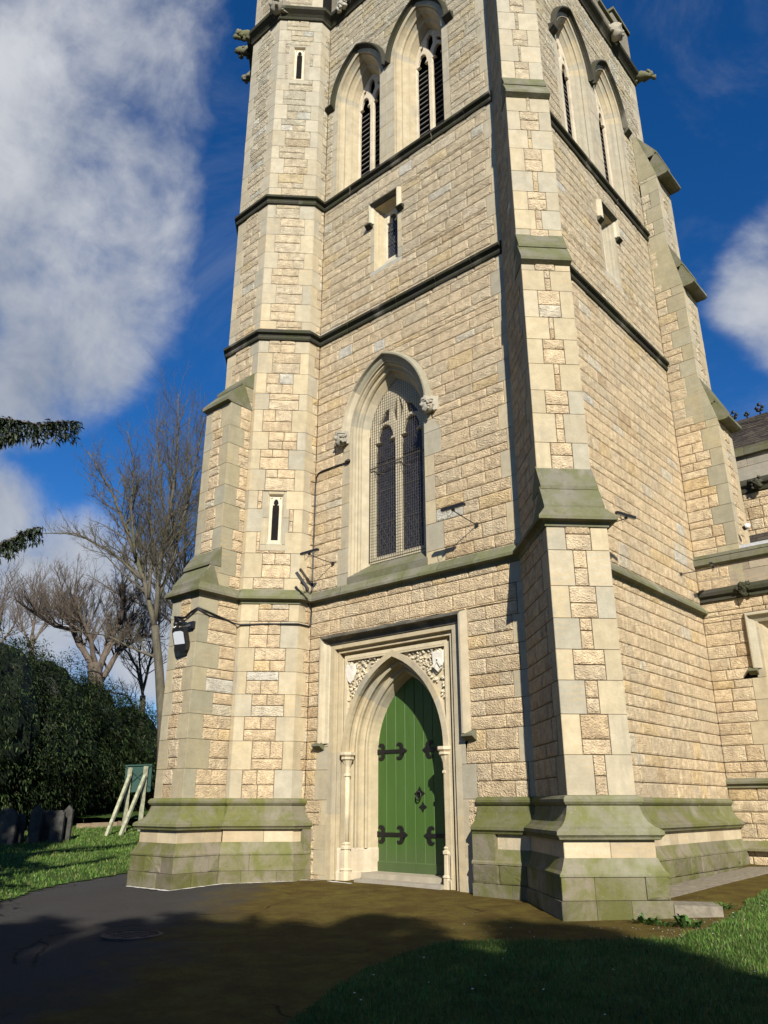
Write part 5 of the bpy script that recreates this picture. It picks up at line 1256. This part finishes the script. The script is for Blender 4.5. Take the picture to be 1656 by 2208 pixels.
def graves():
    specs = [(12, 1795, 1735, 34, 'r', 'broad round-topped gravestone in deep shade, leftmost of the row by the hedge'), (37, 1797, 1748, 22, 'r', 'small leaning gravestone in deep shade between two bigger stones'), (77, 1776, 1712, 20, 'p', 'tall narrow pointed gravestone standing before the hedge'), (102, 1773, 1720, 24, 'f', 'square-topped gravestone beside the tall pointed one'), (124, 1776, 1722, 22, 'f', 'flat-topped gravestone in the dark between two others'), (144, 1786, 1726, 15, 'p', 'slim pointed gravestone nearest the sunlit lawn, right end of the row')]
    for i, (u, vb, vt, w, kind, lab) in enumerate(specs):
        D = 24.5+.3*(i % 2); p = atD(u, vb, D); W = w/F_PX*D; H = max(.6, (vb-vt)/F_PX*D*1.03); z = gz(p.x, p.y); fr = (V3(p.x, p.y, z), RT*1., -HD)
        if kind == 'r': top = [(W/2*cos(a), H-W/2+W/2*sin(a)) for a in [k*pi/10 for k in range(11)]]
        elif kind == 'p': top = [(W/2, H*.82), (W*.42, H*.88), (0, H), (-W*.42, H*.88), (-W/2, H*.82)]
        else: top = [(W/2, H*.95), (W*.35, H*.95), (W*.35, H), (-W*.35, H), (-W*.35, H*.95), (-W/2, H*.95)]
        o = flat_shape('gravestone', [[(-W/2, -.3), (W/2, -.3)]+top], .12, fr, M['gravestone'], None, .012); tag(o, lab, 'gravestone', 'gravestones along the hedge')
graves()
def far_walls():
    a, b = atD(165, 1779, 28.6), atD(420, 1770, 30.5); m = MB(); d = (b-a).normalized()
    rng = random.Random(5); x = 0; L = (b-a).length
    while x < L:
        w = rng.uniform(.3, .6); p = a+d*x; z = gz(p.x, p.y); m.obox(V3(p.x, p.y, z-.3), d*(w-.01), HD*.25, V3(0, 0, .46+rng.uniform(-.02, .02)), (lambda k: (.22*k, .17*k, .11*k))(rng.uniform(.7, 1.1))); x += w
    tag(m.build('lawn_edging', M['ashlar']), 'low rough stone edging wall at the back of the far lawn', 'edging')
    a, b = atD(306, 1752, 33), atD(420, 1750, 33); m = MB(); z = gz(a.x, a.y); d = b-a; d.z = 0; m.obox(V3(a.x, a.y, z-.3), d, HD*.35, V3(0, 0, 1.75)); w = m.build('brick_wall', M['brick']); tag(w, 'red brick wall just visible between green board and turret buttress', 'wall')
    m = MB(); m.obox(V3(a.x, a.y, z+1.45)+d.normalized()*.35-HD*.03, d, HD*.41, V3(0, 0, .18), (.8, .8, .8)); m.build('pale_coping', M['white'], w)
far_walls()

# ------------------------------------------------------------------ trees
def spray(mb, p, d, L, w, col, rng):
    """a drooping fan of evergreen leaf"""
    d = d.normalized(); s = d.cross(V3(rng.uniform(-.4, .4), rng.uniform(-.4, .4), 1)).normalized(); up = s.cross(d)
    q = p+d*L*.5+up*rng.uniform(0, .12)*L; e = p+d*L-V3(0, 0, L*rng.uniform(.05, .35))
    mb.add([p, q+s*w, q-s*w, e+s*w*.25, e-s*w*.25], [(0, 1, 2), (2, 1, 3, 4)], col)
def yew(u, vb, vt, D, rx, label, seed, n=6500):
    base = atD(u, vb, D); z0 = gz(base.x, base.y); top = atD(u, vt, D).z; H = top-z0
    t = thing('yew_tree', label, 'tree', (base.x, base.y, z0), 'dark yews along the far lawn'); rng = random.Random(seed); mb = MB(); c = V3(base.x, base.y, z0+H*.50)
    for k in range(int(n*1.5)):
        th = rng.uniform(0, 2*pi); z = rng.uniform(-1, 1); r = sqrt(max(0, 1-z*z)); v = V3(r*cos(th), r*sin(th), z)
        if v.dot(HD) > .45: continue
        f = 1+.26*noise.noise(v*2.3+V3(seed, 0, 0))+.10*noise.noise(v*6+V3(0, seed, 0)); f *= rng.uniform(.84, 1.03) if rng.random() < .8 else rng.uniform(.7, .95)
        zz = v.z*(H*.52); prof = 1.0 if v.z < .1 else 1-.25*(v.z-.1)
        p = c+V3(v.x*rx*f*prof, v.y*rx*f*prof, zz*f)
        if p.z < z0+.15: continue
        d = V3(v.x, v.y, v.z*.35-.15)+V3(rng.uniform(-.6, .6), rng.uniform(-.6, .6), rng.uniform(-.4, .3))
        k2 = rng.uniform(.6, 1.3); b = rng.random(); col = (.013*k2, .025*k2, .006*k2) if b < .7 else ((.036*k2, .058*k2, .014*k2) if b < .93 else (.04*k2, .04*k2, .016*k2))
        for _ in range(2): spray(mb, p+V3(rng.uniform(-.1, .1), rng.uniform(-.1, .1), rng.uniform(-.1, .1)), d+V3(rng.uniform(-.5, .5), rng.uniform(-.5, .5), rng.uniform(-.4, .2)), rng.uniform(.08, .18), rng.uniform(.010, .024), col, rng)
    mb.blob(c, 1, 3, .06, rng, (.006, .010, .003), 0, False, (rx*.74, rx*.74, H*.44)); mb.build('crown', M['leaf'], t)  # near-black core paints in the shade inside the crown
    m = MB(); m.tube([V3(base.x, base.y, z0-.2), V3(base.x, base.y, z0+H*.6)], [.22, .12], 8); m.build('trunk', M['bark2'], t)
yew(-150, 1800, 1330, 27.5, 3.3, 'big dark yew at the left edge of the photo, tallest of the evergreen bank', 11, 6000)
yew(10, 1795, 1398, 29.5, 2.8, 'broad dark yew behind the gravestones, second in the evergreen bank', 12, 13000)
yew(135, 1785, 1455, 31.5, 2.4, 'dark yew in the middle of the evergreen bank below the pollarded tree', 13, 12000)
yew(245, 1770, 1512, 33.0, 2.0, 'smallest yew of the evergreen bank, behind the green board', 14, 10000)
yew(325, 1765, 1580, 35.5, 1.7, 'low dark yew half hidden behind the turret buttress', 15, 6000)

def branch_tree(label, limbs, D, seed, bark, group, twig=.010, kids=(1.0, 4), up=.45, cl=.42, ddepth=1.2):
    """bare winter tree: limbs given as real polylines, with side branches and twigs grown from them"""
    rng = random.Random(seed); mb = MB(); P0 = limbs[0][0][0]; b = atD(*P0, D); z0 = gz(b.x, b.y)
    t = thing('bare_tree', label, 'tree', (b.x, b.y, z0), group); tm = MB()
    def grow(p, d, L, r, lev):
        n = 5 if lev < 2 else 4; pts = [p]; q = p.copy(); dd = d.copy()
        for i in range(n):
            dd = (dd+V3(rng.uniform(-.22, .22), rng.uniform(-.22, .22), rng.uniform(-.08, .22)*up*2)).normalized(); q = q+dd*L/n; pts.append(q.copy())
        mb.tube(pts, [r*(1-.75*i/n) for i in range(n+1)], 5 if lev < 1 else (4 if lev < 2 else 3), (1, 1, 1), 0, True, False)
        if lev >= 3 or r < twig*.6: return
        for k in range((8, 7, 6)[lev]):
            f = rng.uniform(.18, .98); i = min(n-1, int(f*n)); s = pts[i].lerp(pts[i+1], f*n-i); ax = (pts[i+1]-pts[i]).normalized()
            side = ax.orthogonal().normalized(); side = (Matrix.Rotation(rng.uniform(0, 2*pi), 3, ax) @ side)
            nd = (ax*rng.uniform(.5, .95)+side*rng.uniform(.45, .9)+V3(0, 0, up*rng.uniform(.0, .7))).normalized()
            grow(s, nd, L*rng.uniform(.35, .62)*(1-.35*f), max(twig*.5, r*.48*(1-.4*f)), lev+1)
    for li, (pts2, r0, r1) in enumerate(limbs):
        off = rng.uniform(-ddepth, ddepth) if li else 0; n = len(pts2); r0, r1 = (r0*.78, r1*.8) if li else (r0, r1)
        pts = [atD(u, v, D+off*(i/(n-1))) for i, (u, v) in enumerate(pts2)]
        if li == 0: pts[0].z = z0-.2
        fine = []
        for a, c in zip(pts, pts[1:]):
            for j in range(4): fine.append(a.lerp(c, j/4)+Vector((rng.uniform(-1, 1), rng.uniform(-1, 1), rng.uniform(-1, 1)))*(r0*.2 if li else 0))
        fine.append(pts[-1]); N = len(fine); rs = [r0+(r1-r0)*i/(N-1) for i in range(N)]
        (tm if li == 0 else mb).tube(fine, rs, 9 if li == 0 else 7, (1, 1, 1), 0, True)
        if li == 0: continue
        tot = sum((a-c).length for a, c in zip(fine, fine[1:])); K = int(tot*kids[1]*1.15)+5
        for k in range(K):
            f = (k+rng.random())/K; f = .12+.88*f; x = f*(N-1); i = min(N-2, int(x)); s = fine[i].lerp(fine[i+1], x-i); ax = (fine[i+1]-fine[i]).normalized()
            side = ax.orthogonal().normalized(); side = (Matrix.Rotation(rng.uniform(0, 2*pi), 3, ax) @ side)
            nd = (ax*rng.uniform(.5, 1)+side*rng.uniform(.4, .9)+V3(0, 0, up*rng.uniform(.1, .8))).normalized()
            grow(s, nd, kids[0]*tot*cl*rng.uniform(.5, 1)*(1-.45*f), max(twig, rs[i]*.42), 1 if rs[i] < .06 else 0)
    tm.build('trunk', bark, t); mb.build('crown', bark, t)
G = 'bare trees beyond the yews'
branch_tree('tall bare grey-green tree rising close beside the tower, its fine twigs high in the sky', [
    ([(352, 1740), (350, 1560), (343, 1440), (334, 1350)], .20, .15), ([(334, 1350), (312, 1262), (287, 1185), (258, 1105), (236, 1050), (190, 975)], .15, .03), ([(336, 1340), (345, 1210), (368, 1090), (384, 970), (384, 850)], .13, .025),
    ([(338, 1300), (378, 1190), (404, 1080), (428, 970), (440, 900)], .11, .025), ([(306, 1250), (240, 1190), (165, 1150), (95, 1150)], .08, .02), ([(292, 1200), (282, 1090), (290, 1010), (275, 930)], .08, .02), ([(320, 1290), (330, 1180), (320, 1080), (335, 980)], .09, .02), ([(345, 1420), (290, 1400), (230, 1370), (150, 1360)], .07, .02)], 31, 3, M['bark'], G, .009, (1.0, 3.2), .5)
branch_tree('stout brown pollarded tree with thick crooked limbs above the yews', [
    ([(212, 1740), (210, 1560), (206, 1470), (204, 1430)], .34, .28), ([(204, 1440), (170, 1390), (150, 1340), (128, 1315), (95, 1300)], .18, .035), ([(206, 1440), (196, 1380), (172, 1320), (160, 1270)], .15, .03), ([(210, 1450), (236, 1390), (258, 1345), (300, 1318)], .19, .035), ([(218, 1470), (252, 1410), (300, 1370), (352, 1372)], .17, .03), ([(160, 1360), (120, 1350), (70, 1320), (30, 1290)], .12, .03), ([(258, 1345), (270, 1290), (262, 1240)], .14, .03)], 34, 7, M['bark2'], G, .007, (1.5, 4.2), .75, .55, 2.5)
branch_tree('slender bare tree far behind, between the pollarded tree and the left edge', [([(66, 1760), (66, 1520), (68, 1420), (70, 1370)], .16, .12), ([(70, 1370), (78, 1310), (88, 1240)], .10, .02), ([(68, 1400), (45, 1340), (28, 1270)], .09, .02), ([(70, 1390), (105, 1330), (125, 1270)], .09, .02)], 46, 9, M['bark2'], G, .012, (1.5, 3.2), .6, .5)
branch_tree('thin bare tree at the left edge of the photo, behind the biggest yew', [([(-20, 1760), (-15, 1520), (-10, 1400)], .2, .15), ([(-10, 1400), (5, 1320), (15, 1240)], .11, .02), ([(-10, 1420), (-50, 1330), (-60, 1240)], .1, .02), ([(-8, 1400), (30, 1350), (50, 1280)], .1, .02)], 48, 10, M['bark2'], G, .012, (1.4, 3.2), .6, .5)
branch_tree('thin dark bare tree low beside the turret, behind the tall grey-green one', [([(300, 1760), (303, 1600), (308, 1500)], .16, .13), ([(308, 1500), (296, 1440), (270, 1400), (240, 1380)], .09, .02), ([(308, 1490), (325, 1420), (342, 1350), (348, 1280)], .09, .02), ([(306, 1480), (300, 1420), (310, 1340)], .08, .02), ([(303, 1540), (270, 1500), (230, 1490), (180, 1500)], .07, .015)], 38, 12, M['bark'], G, .010, (1.2, 3.4), .35, .5)

branch_tree('tall bare tree mostly hidden behind the stair turret, only fine upper twigs showing', [([(405, 1760), (405, 1500), (402, 1380)], .2, .16), ([(402, 1380), (398, 1200), (402, 1030), (408, 900)], .11, .02), ([(402, 1360), (372, 1210), (346, 1060), (338, 900)], .11, .02), ([(402, 1370), (350, 1270), (300, 1160), (262, 1020)], .10, .02), ([(400, 1370), (345, 1320), (270, 1290), (190, 1240)], .09, .02), ([(402, 1340), (430, 1180), (436, 1030)], .1, .02)], 37, 21, M['bark'], G, .009, (1.0, 3.6), .5)

def conifer(label, base, H, R, seed, extra=(), dens=1., low=.08, ls=1., power=.85, group=None):
    rng = random.Random(seed); bx, by = base; z0 = gz(bx, by); t = thing('cedar_tree', label, 'tree', (bx, by, z0), group)
    m = MB(); m.tube([V3(bx, by, z0-.3), V3(bx, by, z0+H*.5), V3(bx, by, z0+H)], [H*.028, H*.018, .02], 8); m.build('trunk', M['bark2'], t)
    lm = MB(); br = MB(); nb = int(H*8*dens)
    for k in range(nb):
        f = low+(1-low)*((k+rng.random())/nb); z = z0+H*f; L = R*(1-f)**power*rng.uniform(.65, 1.1)+.15; a = rng.uniform(0, 2*pi); d = V3(cos(a), sin(a), rng.uniform(-.1, .25))
        P = [V3(bx, by, z), V3(bx, by, z)+d*L*.5, V3(bx, by, z)+d*L+V3(0, 0, -.12*L)]; br.tube(P, [.05*(1-f)+.02, .03*(1-f)+.012, .006], 4, cap=False)
        for j in range(int((10+L*16)/ls**1.5)):
            g = rng.uniform(.15, 1)**.8; p = P[0].lerp(P[2], g)+V3(rng.gauss(0, .16*L*.5), rng.gauss(0, .16*L*.5), rng.gauss(-.05, .12)); c = rng.uniform(.6, 1.2)
            spray(lm, p, d+V3(rng.uniform(-.8, .8), rng.uniform(-.8, .8), rng.uniform(-.6, .1)), ls*rng.uniform(.35, .75), ls*rng.uniform(.08, .17), (.030*c, .050*c, .018*c), rng)
    for pts, drop in extra:                              # boughs that reach into the view, in finer leaf
        br.tube(pts, [.03-.024*i/(len(pts)-1) for i in range(len(pts))], 5)
        for a, b in zip(pts, pts[1:]):
            n = int((b-a).length*1000)
            for j in range(n):
                p = a.lerp(b, rng.random()); c = rng.uniform(.6, 1.4); dr = drop*rng.random()**1.6*(.55+.9*max(0, .5+noise.noise(p*4.5))); p = p+V3(rng.gauss(0, .035), rng.gauss(0, .035), .02-dr)
                d = (b-a).normalized()*rng.uniform(-.2, 1)+V3(rng.uniform(-.5, .5), rng.uniform(-.5, .5), rng.uniform(-1.4, .15)); spray(lm, p, d, rng.uniform(.05, .12), rng.uniform(.009, .019), (.026*c, .038*c, .018*c), rng)
    br.build('boughs', M['bark2'], t); lm.build('foliage', M['leaf'], t)
cb_ = atD(-800, 1740, 12.0)
ex = [([atD(-690, 900, 12), atD(-200, 880, 12), atD(-60, 897, 12), atD(20, 905, 12.0), atD(85, 916, 12.1), atD(130, 909, 12.2), atD(168, 909, 12.2)], .30), ([atD(-200, 900, 12), atD(-80, 950, 12), atD(0, 948, 11.9), atD(38, 930, 11.9)], .12),
      ([atD(-690, 1330, 12), atD(-200, 1240, 12), atD(-40, 1192, 12), atD(25, 1163, 12), atD(60, 1143, 12.1), atD(86, 1136, 12.1)], .26)]
conifer('dark cedar whose drooping boughs reach into the sky at the left edge', (cb_.x, cb_.y), 10.5, 3.3, 31, ex, 2.2, .03, .36)
def by_shadow(P, H):                                     # a tree whose tip's shadow falls on P
    t = (H-P.z-.3)/SUNV.z; q = P+SUNV*t; return (q.x, q.y)
tips = [(V3(.40, -1.80, .55), 13.5, 5.1), (onG(1045, 1945), 15, 6.0), (onG(770, 1942), 14, 6.0), (onG(560, 1944), 15.5, 6.2), (onG(395, 1938), 14.5, 6.0), (onG(170, 1938), 16, 6.2), (onG(-40, 1965), 15, 6.0)]
for i, (p, h, r) in enumerate(tips):
    conifer('dark cedar in the row of evergreens behind the viewpoint that shades the foreground', by_shadow(p, h), h+gz(*by_shadow(p, h)), r, 41+i, (), 2.2, .04, power=.95, group='row of dark evergreens behind the viewpoint')
